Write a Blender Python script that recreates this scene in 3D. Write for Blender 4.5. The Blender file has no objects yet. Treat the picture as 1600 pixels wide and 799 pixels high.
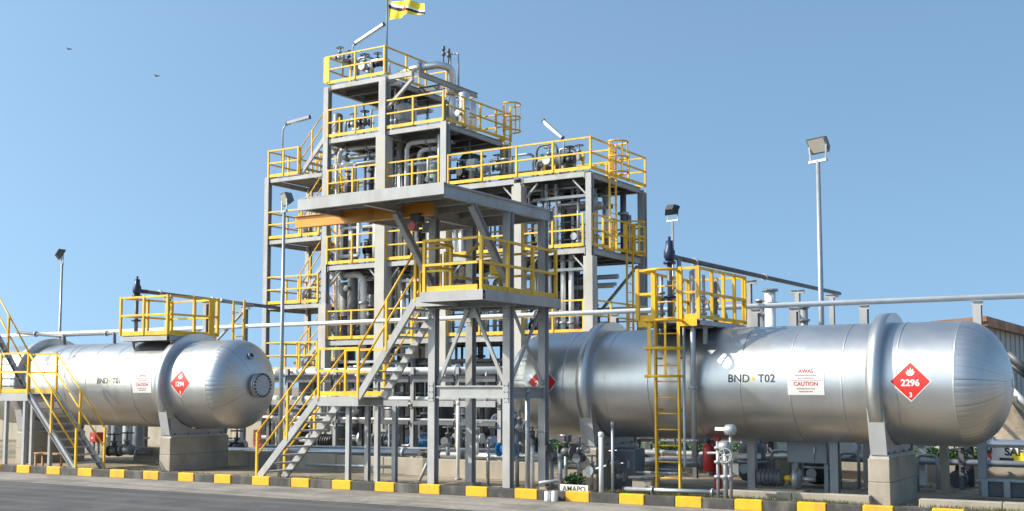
import bpy, bmesh, math, random
from mathutils import Vector, Matrix
random.seed(7)
V = Vector
S = bpy.context.scene
COL = S.collection
# ------------------------------------------------------------------ camera
FPX, PPY, YAW, EYE = 1811.0, 451.0, math.radians(32), 2.2
PITCH = math.atan((605 - PPY) / FPX)
FW = V((-math.sin(YAW) * math.cos(PITCH), math.cos(YAW) * math.cos(PITCH), math.sin(PITCH)))
RT = V((math.cos(YAW), math.sin(YAW), 0))
UP = RT.cross(FW)
cd = bpy.data.cameras.new('camera'); cam = bpy.data.objects.new('camera', cd); COL.objects.link(cam)
cd.sensor_width = 36; cd.lens = 36 * FPX / 1600; cd.shift_y = (PPY - 399.5) / 1600
cd.clip_start = .1; cd.clip_end = 6000
cam.matrix_world = Matrix(((RT.x, UP.x, -FW.x, 0), (RT.y, UP.y, -FW.y, 0), (RT.z, UP.z, -FW.z, EYE), (0, 0, 0, 1)))
S.camera = cam
# ------------------------------------------------------------------ sky and sun
SUN_EL = math.radians(35); SUN_AZ = math.radians(233)      # azimuth clockwise from +Y
w = bpy.data.worlds.new('World'); S.world = w; w.use_nodes = True
nt = w.node_tree
sky = nt.nodes.new('ShaderNodeTexSky'); sky.sky_type = 'NISHITA'; sky.sun_disc = False
sky.sun_elevation = SUN_EL; sky.sun_rotation = SUN_AZ
sky.air_density = 1.0; sky.dust_density = 1.8; sky.ozone_density = .5; sky.altitude = 0
# hazy tropical air: the dome is sampled a little above the true elevation so the horizon stays an even pale blue
tc = nt.nodes.new('ShaderNodeTexCoord'); vm_ = nt.nodes.new('ShaderNodeVectorMath'); vm_.operation = 'MULTIPLY_ADD'
vm_.inputs[1].default_value = (1, 1, .85); vm_.inputs[2].default_value = (0, 0, .30)
vn_ = nt.nodes.new('ShaderNodeVectorMath'); vn_.operation = 'NORMALIZE'
nt.links.new(tc.outputs['Generated'], vm_.inputs[0]); nt.links.new(vm_.outputs[0], vn_.inputs[0]); nt.links.new(vn_.outputs[0], sky.inputs['Vector'])
tn_ = nt.nodes.new('ShaderNodeMix'); tn_.data_type = 'RGBA'; tn_.blend_type = 'MULTIPLY'; tn_.inputs['Factor'].default_value = 1; tn_.inputs['B'].default_value = (1.0, 1.17, 1.15, 1)
nt.links.new(sky.outputs[0], tn_.inputs['A']); nt.links.new(tn_.outputs['Result'], nt.nodes['Background'].inputs[0])
nt.nodes['Background'].inputs[1].default_value = .13
sd = bpy.data.lights.new('sun', 'SUN'); so = bpy.data.objects.new('sun', sd); COL.objects.link(so)
sd.energy = 3.8; sd.angle = math.radians(.53); sd.color = (1, .93, .82)
sdir = V((math.sin(SUN_AZ) * math.cos(SUN_EL), math.cos(SUN_AZ) * math.cos(SUN_EL), math.sin(SUN_EL)))
so.rotation_euler = (-sdir).to_track_quat('-Z', 'Y').to_euler()
S.view_settings.view_transform = 'Standard'; S.view_settings.look = 'None'
S.view_settings.exposure = .65; S.view_settings.gamma = 1

# a point of the photograph laid on a true vertical plane (Y = const) or level (z = const)
def ray(px, py): return FW + RT * ((px - 800) / FPX) + UP * ((PPY - py) / FPX)
def P(px, py, Y):
    d = ray(px, py); return V((0, 0, EYE)) + d * (Y / d.y)
def G(px, py, z):
    d = ray(px, py); return V((0, 0, EYE)) + d * ((z - EYE) / d.z)
def Yfor(X, z, px):
    k = (px - 800) / FPX
    return (k * (X * FW.x + (z - EYE) * FW.z) - X * RT.x) / (RT.y - k * FW.y)

# ------------------------------------------------------------------ materials
def mat(name, col, rough=.5, metal=0, var=.12, scale=3.0, bump=0, bscale=40, stain=None, stain_amt=0, stain_scale=1.5, spec=None):
    m = bpy.data.materials.new(name); m.use_nodes = True
    t = m.node_tree; b = t.nodes['Principled BSDF']
    b.inputs['Roughness'].default_value = rough; b.inputs['Metallic'].default_value = metal
    if spec is not None: b.inputs['Specular IOR Level'].default_value = spec
    geo = t.nodes.new('ShaderNodeNewGeometry')
    n = t.nodes.new('ShaderNodeTexNoise'); n.inputs['Scale'].default_value = scale; n.inputs['Detail'].default_value = 6
    t.links.new(geo.outputs['Position'], n.inputs['Vector'])
    r = t.nodes.new('ShaderNodeValToRGB'); c = V(col)
    r.color_ramp.elements[0].position = .3; r.color_ramp.elements[1].position = .7
    r.color_ramp.elements[0].color = (*(c * (1 - var)), 1); r.color_ramp.elements[1].color = (*[min(1, x * (1 + var)) for x in c], 1)
    t.links.new(n.outputs['Fac'], r.inputs['Fac']); out = r.outputs['Color']
    if stain:
        n2 = t.nodes.new('ShaderNodeTexNoise'); n2.inputs['Scale'].default_value = stain_scale; n2.inputs['Detail'].default_value = 8; n2.inputs['Roughness'].default_value = .65
        mp = t.nodes.new('ShaderNodeMapping'); mp.inputs['Scale'].default_value = (1, 1, .35)
        t.links.new(geo.outputs['Position'], mp.inputs['Vector']); t.links.new(mp.outputs['Vector'], n2.inputs['Vector'])
        mr = t.nodes.new('ShaderNodeMapRange'); mr.inputs[1].default_value = .5; mr.inputs[2].default_value = .72; mr.inputs[4].default_value = stain_amt
        t.links.new(n2.outputs['Fac'], mr.inputs[0])
        mx = t.nodes.new('ShaderNodeMix'); mx.data_type = 'RGBA'; mx.inputs['B'].default_value = (*stain, 1)
        t.links.new(mr.outputs[0], mx.inputs['Factor']); t.links.new(out, mx.inputs['A']); out = mx.outputs['Result']
    t.links.new(out, b.inputs['Base Color'])
    if bump:
        nb = t.nodes.new('ShaderNodeTexNoise'); nb.inputs['Scale'].default_value = bscale; nb.inputs['Detail'].default_value = 5
        t.links.new(geo.outputs['Position'], nb.inputs['Vector'])
        bp = t.nodes.new('ShaderNodeBump'); bp.inputs['Strength'].default_value = bump; bp.inputs['Distance'].default_value = .02
        t.links.new(nb.outputs['Fac'], bp.inputs['Height']); t.links.new(bp.outputs['Normal'], b.inputs['Normal'])
    return m
M = {}
M['grey'] = mat('grey_steel_paint', (.39, .393, .396), .45, 0, .10, 2, stain=(.23, .17, .12), stain_amt=.5, stain_scale=2.2)
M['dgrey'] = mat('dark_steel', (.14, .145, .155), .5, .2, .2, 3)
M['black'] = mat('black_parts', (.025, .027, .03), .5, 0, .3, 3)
M['yellow'] = mat('yellow_paint', (.84, .49, .022), .42, 0, .10, 3, stain=(.40, .19, .04), stain_amt=.7, stain_scale=2.5)
M['orange'] = mat('monorail_paint', (.62, .27, .02), .45, 0, .15, 2, stain=(.25, .1, .03), stain_amt=.6)
M['concrete'] = mat('concrete', (.38, .335, .27), .85, 0, .14, 1.6, .25, 30, stain=(.2, .18, .15), stain_amt=.55)
M['fire'] = mat('fireproofing', (.50, .475, .43), .85, 0, .08, 1.2, .2, 25, stain=(.3, .28, .25), stain_amt=.5)
M['alu'] = mat('aluminium_cladding', (.57, .58, .59), .36, .90, .05, 1.3, .05, 2.2, stain=(.48, .44, .38), stain_amt=.6, stain_scale=.9)
def rough_var(m, lo, hi, sc):
    t = m.node_tree; b = t.nodes['Principled BSDF']; geo = t.nodes.new('ShaderNodeNewGeometry'); mp = t.nodes.new('ShaderNodeMapping'); mp.inputs['Scale'].default_value = (1, 1, .25)
    n = t.nodes.new('ShaderNodeTexNoise'); n.inputs['Scale'].default_value = sc; n.inputs['Detail'].default_value = 7; n.inputs['Roughness'].default_value = .7
    t.links.new(geo.outputs['Position'], mp.inputs['Vector']); t.links.new(mp.outputs['Vector'], n.inputs['Vector'])
    mr = t.nodes.new('ShaderNodeMapRange'); mr.inputs[1].default_value = .35; mr.inputs[2].default_value = .68; mr.inputs[3].default_value = lo; mr.inputs[4].default_value = hi
    t.links.new(n.outputs['Fac'], mr.inputs[0]); t.links.new(mr.outputs[0], b.inputs['Roughness'])
rough_var(M['alu'], .34, .44, 1.6); rough_var(M['yellow'], .32, .62, 4); rough_var(M['grey'], .36, .65, 3)
M['pipe'] = mat('pipe_cladding', (.70, .70, .69), .34, .8, .06, 3, .05, 6)
M['white'] = mat('white_pipe_paint', (.80, .80, .78), .4, 0, .06, 3, stain=(.5, .48, .44), stain_amt=.35)
M['galv'] = mat('galvanised', (.38, .40, .42), .42, .5, .1, 5)
M['grating'] = mat('grating', (.16, .165, .17), .6, .3, .2, 6)
M['blue'] = mat('blue_paint', (.03, .12, .35), .4, 0, .15)
M['sblue'] = mat('valve_blue', (.05, .28, .60), .35, 0, .1)
M['navy'] = mat('dark_blue_valve', (.02, .035, .09), .4, 0, .2)
M['red'] = mat('red_paint', (.42, .025, .022), .4, 0, .1)
M['signred'] = mat('placard_red', (.72, .035, .03), .4, 0, .05)
M['signwhite'] = mat('placard_white', (.85, .84, .82), .45, 0, .04)
M['signpale'] = mat('pale_sign', (.72, .70, .68), .4, 0, .05)
M['ink'] = mat('lettering_dark', (.05, .05, .04), .5)
M['inky'] = mat('lettering_yellow', (.75, .45, .04), .5)
M['inkred'] = mat('lettering_red', (.55, .04, .05), .5)
M['inkgrey'] = mat('lettering_greyred', (.38, .22, .22), .5)
M['kerby'] = mat('kerb_yellow', (.84, .44, .012), .55, 0, .07, 5, .2, 60, stain=(.30, .22, .09), stain_amt=.75, stain_scale=3)
M['kerbk'] = mat('kerb_black', (.055, .052, .05), .65, 0, .3, 5, .25, 60, stain=(.20, .18, .15), stain_amt=.8, stain_scale=3)
M['kerbc'] = mat('kerb_concrete', (.36, .345, .32), .85, 0, .12, 4, .2, 50)
M['glass'] = mat('lamp_glass', (.36, .34, .30), .12, 0, .03)
M['rust'] = mat('rusty_roof', (.33, .17, .10), .8, 0, .35, 1.2)
M['shed'] = mat('shed_wall', (.42, .415, .40), .7, 0, .12, .8)
M['wood'] = mat('bench_timber', (.42, .26, .14), .7, 0, .2, 5)
M['leaf'] = mat('leaves', (.06, .13, .03), .6, 0, .5, 6)
M['bark'] = mat('bark', (.12, .09, .06), .9, 0, .3, 9)
M['fblack'] = mat('flag_black', (.012, .012, .012), .8, 0, 0)
M['fyellow'] = mat('flag_yellow', (.80, .66, .03), .7, 0, .04)
M['fwhite'] = mat('flag_white', (.8, .78, .75), .7, 0, .02)
M['fred'] = mat('flag_red', (.55, .04, .03), .7, 0, .02)
M['dbox'] = mat('panel_paint', (.16, .19, .23), .4, .1, .1)
M['hose'] = mat('hose', (.5, .5, .48), .5, .3, .1)

# ------------------------------------------------------------------ mesh helpers
MESH = {}; WM = {}; MATNAME = {}; CH = {}
def obj(name, me, m, parent=None, X=None):
    """link mesh `me` as an object; X is its world matrix"""
    X = X or Matrix.Identity(4)
    if m is not None:
        key = (me.name, m)
        if len(me.materials) == 0: me.materials.append(M[m]); MATNAME[me.name] = m
        elif MATNAME.get(me.name) != m:
            if key not in MESH:
                k = me.copy(); k.materials.clear(); k.materials.append(M[m]); MATNAME[k.name] = m; MESH[key] = k
            me = MESH[key]
    o = bpy.data.objects.new(name, me); COL.objects.link(o)
    place(o, parent, X)
    return o
def place(o, parent, X):
    WM[o] = X
    if parent is not None:
        o.parent = parent; o.matrix_basis = WM[parent].inverted() @ X; CH.setdefault(parent, []).append(o)
    else: o.matrix_basis = X
def tag(o, label=None, cat=None, group=None, kind=None):
    if label: o['label'] = label
    if cat: o['category'] = cat
    if group: o['group'] = group
    if kind: o['kind'] = kind
    return o
def thing(name, label, cat, loc, group=None):
    o = bpy.data.objects.new(name, None); o.empty_display_size = .2; COL.objects.link(o)
    place(o, None, Matrix.Translation(V(loc)))
    return tag(o, label, cat, group)
def from_data(name, vs, fs, smooth=None):
    me = bpy.data.meshes.new(name); me.from_pydata([tuple(v) for v in vs], [], fs); me.update()
    if smooth is not None:
        for p, s in zip(me.polygons, smooth): p.use_smooth = s
    return me
def box_mesh(sx, sy, sz):
    key = ('box', round(sx, 3), round(sy, 3), round(sz, 3))
    if key not in MESH:
        x, y, z = sx / 2, sy / 2, sz / 2
        vs = [(-x, -y, -z), (x, -y, -z), (x, y, -z), (-x, y, -z), (-x, -y, z), (x, -y, z), (x, y, z), (-x, y, z)]
        MESH[key] = from_data('box_mesh', vs, [(0, 3, 2, 1), (4, 5, 6, 7), (0, 1, 5, 4), (1, 2, 6, 5), (2, 3, 7, 6), (3, 0, 4, 7)])
    return MESH[key]
def bevel_box(sx, sy, sz, b):
    key = ('bbox', round(sx, 3), round(sy, 3), round(sz, 3), b)
    if key not in MESH:
        bm = bmesh.new(); bmesh.ops.create_cube(bm, size=1); bmesh.ops.scale(bm, vec=(sx, sy, sz), verts=bm.verts)
        bmesh.ops.bevel(bm, geom=bm.edges, offset=b, segments=1, affect='EDGES')
        me = bpy.data.meshes.new('block_mesh'); bm.to_mesh(me); bm.free(); MESH[key] = me
    return MESH[key]
def box(name, m, parent, lo, hi, bev=0):
    lo, hi = V(lo), V(hi); s = hi - lo
    me = bevel_box(s.x, s.y, s.z, bev) if bev else box_mesh(s.x, s.y, s.z)
    return obj(name, me, m, parent, Matrix.Translation((lo + hi) / 2))
def profile(kind, w, h, t):
    if kind == 'H':
        a, b, c = w / 2, h / 2, t / 2
        return [(-a, -b), (a, -b), (a, -b + t), (c, -b + t), (c, b - t), (a, b - t), (a, b), (-a, b), (-a, b - t), (-c, b - t), (-c, -b + t), (-a, -b + t)], False
    if kind == 'C':
        a, b = w / 2, h / 2
        return [(-a, -b), (a, -b), (a, -b + t), (-a + t, -b + t), (-a + t, b - t), (a, b - t), (a, b), (-a, b)], False
    if kind == 'box':
        a, b = w / 2, h / 2
        return [(-a, -b), (a, -b), (a, b), (-a, b)], False
    n = int(t) if t else 10
    return [(w / 2 * math.cos(2 * math.pi * i / n), w / 2 * math.sin(2 * math.pi * i / n)) for i in range(n)], True
def member(name, m, parent, p, q, kind='box', w=.05, h=None, t=0, up=None):
    """a straight bar of one section from p to q; h is measured along `up`"""
    p, q = V(p), V(q); h = h or w; a = q - p; L = round(a.length, 3)
    if L < 1e-4: return None
    a.normalize()
    if up is None: up = V((0, 1, 0)) if abs(a.z) > .9 else V((0, 0, 1))
    up = V(up); n = (up - a * up.dot(a)).normalized(); s = n.cross(a)
    key = (kind, round(w, 3), round(h, 3), round(t, 3), L)
    if key not in MESH:
        pr, sm = profile(kind, w, h, t); k = len(pr)
        vs = [(x, y, 0) for x, y in pr] + [(x, y, L) for x, y in pr]
        fs = [(i, (i + 1) % k, (i + 1) % k + k, i + k) for i in range(k)] + [tuple(range(k))[::-1], tuple(range(k, 2 * k))]
        MESH[key] = from_data(kind + '_bar_mesh', vs, fs, [sm] * k + [False] * 2)
    X = Matrix(((s.x, n.x, a.x, p.x), (s.y, n.y, a.y, p.y), (s.z, n.z, a.z, p.z), (0, 0, 0, 1)))
    return obj(name, MESH[key], m, parent, X)
def frame_of(a, up=None):
    a = V(a).normalized()
    if up is None: up = V((0, 1, 0)) if abs(a.z) > .9 else V((0, 0, 1))
    up = V(up); n = (up - a * up.dot(a)).normalized(); s = n.cross(a)
    return s, n, a
def mtx(p, a, up=None):
    s, n, a = frame_of(a, up); p = V(p)
    return Matrix(((s.x, n.x, a.x, p.x), (s.y, n.y, a.y, p.y), (s.z, n.z, a.z, p.z), (0, 0, 0, 1)))
def round_path(pts, R):
    pts = [V(p) for p in pts]; out = [pts[0]]
    for i in range(1, len(pts) - 1):
        a = (pts[i - 1] - pts[i]); b = (pts[i + 1] - pts[i]); la, lb = a.length, b.length
        a.normalize(); b.normalize(); ang = a.angle(b)
        if R < 1e-4: out.append(pts[i]); continue
        if ang > 3.1: continue
        d = min(R / math.tan(ang / 2), la * .45, lb * .45); r = d * math.tan(ang / 2)
        c = pts[i] + (a + b).normalized() * (r / math.sin(ang / 2))
        s, e = pts[i] + a * d - c, pts[i] + b * d - c
        for k in range(6):
            t = k / 5; th = s.angle(e)
            out.append(c + (s * math.sin((1 - t) * th) + e * math.sin(t * th)) / math.sin(th))
    out.append(pts[-1]); return out
def tube_mesh(pts, r, n=10, bend=None, name='tube_mesh'):
    pts = round_path(pts, bend if bend is not None else 3 * r)
    vs, fs, sm = [], [], []; nn = None
    for i, p in enumerate(pts):
        a = (pts[min(i + 1, len(pts) - 1)] - pts[max(i - 1, 0)]).normalized()
        if nn is None: s, nn, _ = frame_of(a)
        nn = (nn - a * nn.dot(a)).normalized(); s = nn.cross(a)
        vs += [p + s * (r * math.cos(2 * math.pi * k / n)) + nn * (r * math.sin(2 * math.pi * k / n)) for k in range(n)]
    for i in range(len(pts) - 1):
        for k in range(n):
            fs.append((i * n + k, i * n + (k + 1) % n, (i + 1) * n + (k + 1) % n, (i + 1) * n + k)); sm.append(True)
    fs += [tuple(range(n))[::-1], tuple(range(len(vs) - n, len(vs)))]; sm += [False, False]
    return from_data(name, vs, fs, sm)
def tube(name, m, parent, pts, r, n=10, bend=None):
    pts = [V(p) for p in pts]; o = pts[0]
    return obj(name, tube_mesh([p - o for p in pts], r, n, bend), m, parent, Matrix.Translation(o))
def lathe_mesh(prof, n=16, sharp=False, name='lathe_mesh', caps=True):
    """prof: (radius, height) along local z"""
    vs, fs, sm = [], [], []
    for r, z in prof: vs += [(r * math.cos(2 * math.pi * k / n), r * math.sin(2 * math.pi * k / n), z) for k in range(n)]
    for i in range(len(prof) - 1):
        dr = abs(prof[i + 1][0] - prof[i][0]); dz = abs(prof[i + 1][1] - prof[i][1])
        for k in range(n):
            fs.append((i * n + k, i * n + (k + 1) % n, (i + 1) * n + (k + 1) % n, (i + 1) * n + k)); sm.append(not (sharp and dr > dz))
    if caps: fs += [tuple(range(n))[::-1], tuple(range(len(vs) - n, len(vs)))]; sm += [False, False]
    return from_data(name, vs, fs, sm)
def lathe(name, m, parent, prof, p, axis=(0, 0, 1), n=16, sharp=True):
    key = ('lathe', tuple((round(a, 4), round(b, 4)) for a, b in prof), n, sharp)
    if key not in MESH: MESH[key] = lathe_mesh(prof, n, sharp)
    return obj(name, MESH[key], m, parent, mtx(p, axis))
def disc(name, m, parent, p, axis, r, t, n=14):
    return lathe(name, m, parent, [(r, -t / 2), (r, t / 2)], p, axis, n)
def wheel(name, m, parent, p, axis, R, r=.012):
    """hand wheel: torus with spokes, one mesh"""
    key = ('wheel', R, r)
    if key not in MESH:
        bm = bmesh.new(); N, K = 16, 6; g = []
        for i in range(N):
            a = 2 * math.pi * i / N
            g.append([bm.verts.new(((R + r * math.cos(2 * math.pi * k / K)) * math.cos(a), (R + r * math.cos(2 * math.pi * k / K)) * math.sin(a), r * math.sin(2 * math.pi * k / K))) for k in range(K)])
        for i in range(N):
            for k in range(K): bm.faces.new((g[i][k], g[(i + 1) % N][k], g[(i + 1) % N][(k + 1) % K], g[i][(k + 1) % K]))
        for j in range(2):
            a = math.pi * j / 2 + .3; d = V((math.cos(a), math.sin(a), 0)); e = V((-d.y, d.x, 0)) * r * .7
            z = V((0, 0, r * .5))
            q = [bm.verts.new(v) for v in (-d * R - e - z, d * R - e - z, d * R + e - z, -d * R + e - z, -d * R - e + z, d * R - e + z, d * R + e + z, -d * R + e + z)]
            for f in ((0, 3, 2, 1), (4, 5, 6, 7), (0, 1, 5, 4), (1, 2, 6, 5), (2, 3, 7, 6), (3, 0, 4, 7)): bm.faces.new([q[i] for i in f])
        me = bpy.data.meshes.new('wheel_mesh'); bm.to_mesh(me); bm.free(); MESH[key] = me
    return obj(name, MESH[key], m, parent, mtx(p, axis))
def text_data(s, size, offset=0.0):
    cu = bpy.data.curves.new('lettering', 'FONT'); cu.body = s; cu.size = size; cu.align_x = 'CENTER'; cu.align_y = 'CENTER'; cu.offset = offset * size; cu.resolution_u = 3
    o = bpy.data.objects.new('lettering', cu); COL.objects.link(o)
    dg = bpy.context.evaluated_depsgraph_get(); me = o.evaluated_get(dg).to_mesh()
    vs = [v.co.copy() for v in me.vertices]; fs = [tuple(p.vertices) for p in me.polygons]
    o.evaluated_get(dg).to_mesh_clear(); bpy.data.objects.remove(o); bpy.data.curves.remove(cu)
    xs = [v.x for v in vs]; c = (max(xs) + min(xs)) / 2
    return [V((v.x - c, v.y, 0)) for v in vs], fs
def dup(root, delta, label=None, group=None):
    """copy a thing with its parts and sub-parts, moved by delta (or by a matrix)"""
    D = delta if isinstance(delta, Matrix) else Matrix.Translation(V(delta))
    def rec(o, par):
        c = o.copy(); COL.objects.link(c)
        if par is None: WM[c] = D @ WM[o]; c.matrix_basis = WM[c]
        else: c.parent = par; WM[c] = D @ WM[o]; CH.setdefault(par, []).append(c)
        for ch in KIDS(o): rec(ch, c)
        return c
    r = rec(root, None)
    if label: r['label'] = label
    if group: r['group'] = group; root['group'] = group
    return r
def KIDS(o): return list(CH.get(o, []))

# ------------------------------------------------------------------ railing, stairs, ladders
def railing(parent, p, q, name='railing', h=1.02, toe=.11, step=1.25, m='yellow', post=.06, ends=(True, True), rail=.05, mid=True):
    """rail from p to q at deck height: top and mid rail in one mesh, posts and toe board as sub-parts"""
    p, q = V(p), V(q); a = q - p; L = a.length; d = a / L
    r = member(name, m, parent, p + V((0, 0, h)), q + V((0, 0, h)), 'box', rail, rail)
    if mid: member('mid_rail', m, r, p + V((0, 0, h * .53)), q + V((0, 0, h * .53)), 'box', rail, rail)
    n = max(1, round(L / step))
    for i in range(n + 1):
        if (i == 0 and not ends[0]) or (i == n and not ends[1]): continue
        c = p + d * (L * i / n)
        member('rail_post', m, r, c + V((0, 0, .01)), c + V((0, 0, h + .035)), 'box', post, post * 1.02)
    if toe: member('toe_board', m, r, p + V((0, 0, .06)) + d * .01, q + V((0, 0, .06)) - d * .01, 'box', .012, toe)
    return r
def stair(root, foot, top, width, side=1, n=None, m='grey', treads='tread', tm='galv', depth=.155, strm=None):
    """straight flight from foot to top (near side line); width goes along +Y*side"""
    foot, top = V(foot), V(top); wv = V((0, width * side, 0)); L = (top - foot)
    n = n or max(2, round(L.z / .2)); hx = V((L.x, L.y, 0)).normalized()
    for k in (0, 1): member('stringer', strm or m, root, foot + wv * k, top + wv * k, 'C', .07 , depth, .012, up=(0, 0, 1))
    for i in range(1, n):
        c = foot + L * (i / n) + wv * .5
        obj(treads, box_mesh(.24, width - .09, .035), tm, root, Matrix.Translation(c))
def hrail(root, foot, top, h=1.0, posts=3, m='yellow', name='handrail', post=.05, rail=.045, mid=True):
    """sloping handrail with vertical posts as sub-parts"""
    foot, top = V(foot), V(top); u = V((0, 0, h))
    r = member(name, m, root, foot + u, top + u, 'tube', rail, None, 8)
    if mid: member('mid_rail', m, r, foot + u * .5, top + u * .5, 'tube', rail, None, 8)
    for i in range(posts):
        c = foot.lerp(top, (i / (posts - 1)) if posts > 1 else .5)
        member('rail_post', m, r, c - V((0, 0, .08)), c + u * 1.01, 'box', post, post)
    return r
def ladder(root, base, top, width=.46, m='yellow', ax=(1, 0, 0), rung=.28, rail=.06):
    base, top = V(base), V(top); ax = V(ax)
    for s in (-.5, .5): member('ladder_rail', m, root, base + ax * width * s, top + ax * width * s, 'box', rail, .035, up=ax)
    n = int((top.z - base.z) / rung)
    for i in range(1, n):
        c = base.lerp(top, i / n); member('rung', m, root, c - ax * (width / 2 - .005), c + ax * (width / 2 - .005), 'tube', .028, None, 6)
def cage(root, c, z0, z1, R=.36, out=(0, -1, 0), m='yellow', hoops=4, straps=5):
    out = V(out); s = V((out.y, -out.x, 0))
    angs = [math.radians(a) for a in range(-110, 111, 20)]
    for i in range(hoops):
        z = z0 + (z1 - z0) * i / (hoops - 1)
        pts = [V((c[0], c[1], z)) + (out * math.cos(a) + s * math.sin(a)) * R + out * R * .45 for a in angs]
        tube('cage_hoop', m, root, pts, .03, 6, 0)
    for i in range(straps):
        a = math.radians(-90 + 180 * i / (straps - 1)); p = V((c[0], c[1], 0)) + (out * math.cos(a) + s * math.sin(a)) * (R - .03) + out * R * .45
        member('cage_strap', m, root, (p.x, p.y, z0 - .03), (p.x, p.y, z1 + .03), 'box', .045, .012, up=out)

# ------------------------------------------------------------------ GROUND, ROAD, KERB
def ground_mat(name, c0, c1, scale, c2=None, bump=.5, bscale=25, sc2=.25, rough=.95):
    m = bpy.data.materials.new(name); m.use_nodes = True; t = m.node_tree; b = t.nodes['Principled BSDF']; b.inputs['Roughness'].default_value = rough
    geo = t.nodes.new('ShaderNodeNewGeometry')
    def noise(s, d=8, ro=.6):
        n = t.nodes.new('ShaderNodeTexNoise'); n.inputs['Scale'].default_value = s; n.inputs['Detail'].default_value = d; n.inputs['Roughness'].default_value = ro
        t.links.new(geo.outputs['Position'], n.inputs['Vector']); return n.outputs['Fac']
    def ramp(f, a, bb, lo, hi):
        r = t.nodes.new('ShaderNodeValToRGB'); e = r.color_ramp.elements; e[0].position = lo; e[1].position = hi; e[0].color = (*a, 1); e[1].color = (*bb, 1); t.links.new(f, r.inputs['Fac']); return r.outputs['Color']
    out = ramp(noise(scale), c0, c1, .3, .7)
    if c2:
        mx = t.nodes.new('ShaderNodeMix'); mx.data_type = 'RGBA'; mx.inputs['B'].default_value = (*c2, 1)
        f = ramp(noise(sc2, 10, .7), (0, 0, 0), (1, 1, 1), .47, .6); t.links.new(f, mx.inputs['Factor']); t.links.new(out, mx.inputs['A']); out = mx.outputs['Result']
    t.links.new(out, b.inputs['Base Color'])
    bp = t.nodes.new('ShaderNodeBump'); bp.inputs['Strength'].default_value = bump; bp.inputs['Distance'].default_value = .02
    t.links.new(noise(bscale, 6), bp.inputs['Height']); t.links.new(bp.outputs['Normal'], b.inputs['Normal'])
    return m
def streaks(m, col, amt):
    t = m.node_tree; b = t.nodes['Principled BSDF']; geo = t.nodes.new('ShaderNodeNewGeometry'); mp = t.nodes.new('ShaderNodeMapping'); mp.inputs['Rotation'].default_value = (0, 0, -.06); mp.inputs['Scale'].default_value = (.12, 2.6, 1)
    n = t.nodes.new('ShaderNodeTexNoise'); n.inputs['Scale'].default_value = 1; n.inputs['Detail'].default_value = 7; t.links.new(geo.outputs['Position'], mp.inputs['Vector']); t.links.new(mp.outputs['Vector'], n.inputs['Vector'])
    mr = t.nodes.new('ShaderNodeMapRange'); mr.inputs[1].default_value = .45; mr.inputs[2].default_value = .7; mr.inputs[4].default_value = amt; t.links.new(n.outputs['Fac'], mr.inputs[0])
    mx = t.nodes.new('ShaderNodeMix'); mx.data_type = 'RGBA'; mx.inputs['B'].default_value = (*col, 1); src = b.inputs['Base Color'].links[0].from_socket
    t.links.new(mr.outputs[0], mx.inputs['Factor']); t.links.new(src, mx.inputs['A']); t.links.new(mx.outputs['Result'], b.inputs['Base Color'])
M['asphalt'] = ground_mat('asphalt', (.055, .056, .060), (.085, .086, .091), 30, (.115, .112, .108), .6, 120, .5)
M['gutter'] = ground_mat('gutter_concrete', (.26, .235, .21), (.36, .33, .29), 7, (.18, .165, .145), .4, 60, .6)
streaks(M['asphalt'], (.15, .145, .135), .7); streaks(M['gutter'], (.13, .115, .10), .6)
M['sand'] = ground_mat('sandy_ground', (.27, .21, .15), (.40, .31, .225), 5, (.15, .14, .085), .6, 30, .35)
def sheet(name, pts, z, m):
    me = from_data(name + '_mesh', [(x, y, z) for x, y in pts], [tuple(range(len(pts)))]); o = obj(name, me, m); o['kind'] = 'structure'; return o
KS = .0605
def KY(X): return 20.41 + KS * X          # front line of the kerb
sheet('ground', [(-3000, KY(-3000) if False else -200), (3000, -200), (3000, 4000), (-3000, 4000)], -.02, 'sand')
sheet('road', [(-300, -60), (200, -60), (200, KY(200)), (-300, KY(-300))], 0, 'asphalt')
ga = G(0, 752, 0); gb = G(720, 797, 0); k = (gb.y - ga.y) / (gb.x - ga.x)
sheet('gutter', [(-80, ga.y + k * (-80 - ga.x)), (40, ga.y + k * (40 - ga.x)), (40, KY(40) + .05), (-80, KY(-80) + .05)], .005, 'gutter')
sheet('plant_yard', [(-300, KY(-300) + .2), (200, KY(200) + .2), (200, 400), (-300, 400)], .05, 'sand')
KA = math.atan(KS); kd = V((math.cos(KA), math.sin(KA), 0)); kn = V((-kd.y, kd.x, 0))
kroot = bpy.data.objects.new('kerb', None); COL.objects.link(kroot); place(kroot, None, Matrix.Translation((-16, KY(-16), 0))); kroot['kind'] = 'structure'
x0k = G(25, 739, 0); per = 1.122
def kerb_pt(s): return V((x0k.x, KY(x0k.x), 0)) + kd * s
for i in range(-16, 27):
    for j in (0, 1):
        s0 = per * i + j * .51; ln = .505 if j == 0 else per - .517
        c = kerb_pt(s0 + ln / 2) + kn * (.075 + (.012 if j else 0) + random.uniform(-.004, .004)) + V((0, 0, .1 - (.008 if j else 0)))
        Xm = Matrix.Translation(c) @ Matrix.Rotation(KA + random.uniform(-.004, .004), 4, 'Z')
        o = obj('kerb_block', bevel_box(round(ln, 3), .15, .2, .014), 'kerby' if j == 0 else 'kerbk', kroot, Xm)
# concrete haunch behind the kerb
a, b = kerb_pt(-18) + kn * .16, kerb_pt(30) + kn * .16
member('kerb_backing', 'kerbc', kroot, a + kn * .06 + V((0, 0, .085)), b + kn * .06 + V((0, 0, .085)), 'box', .12, .17)

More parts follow.
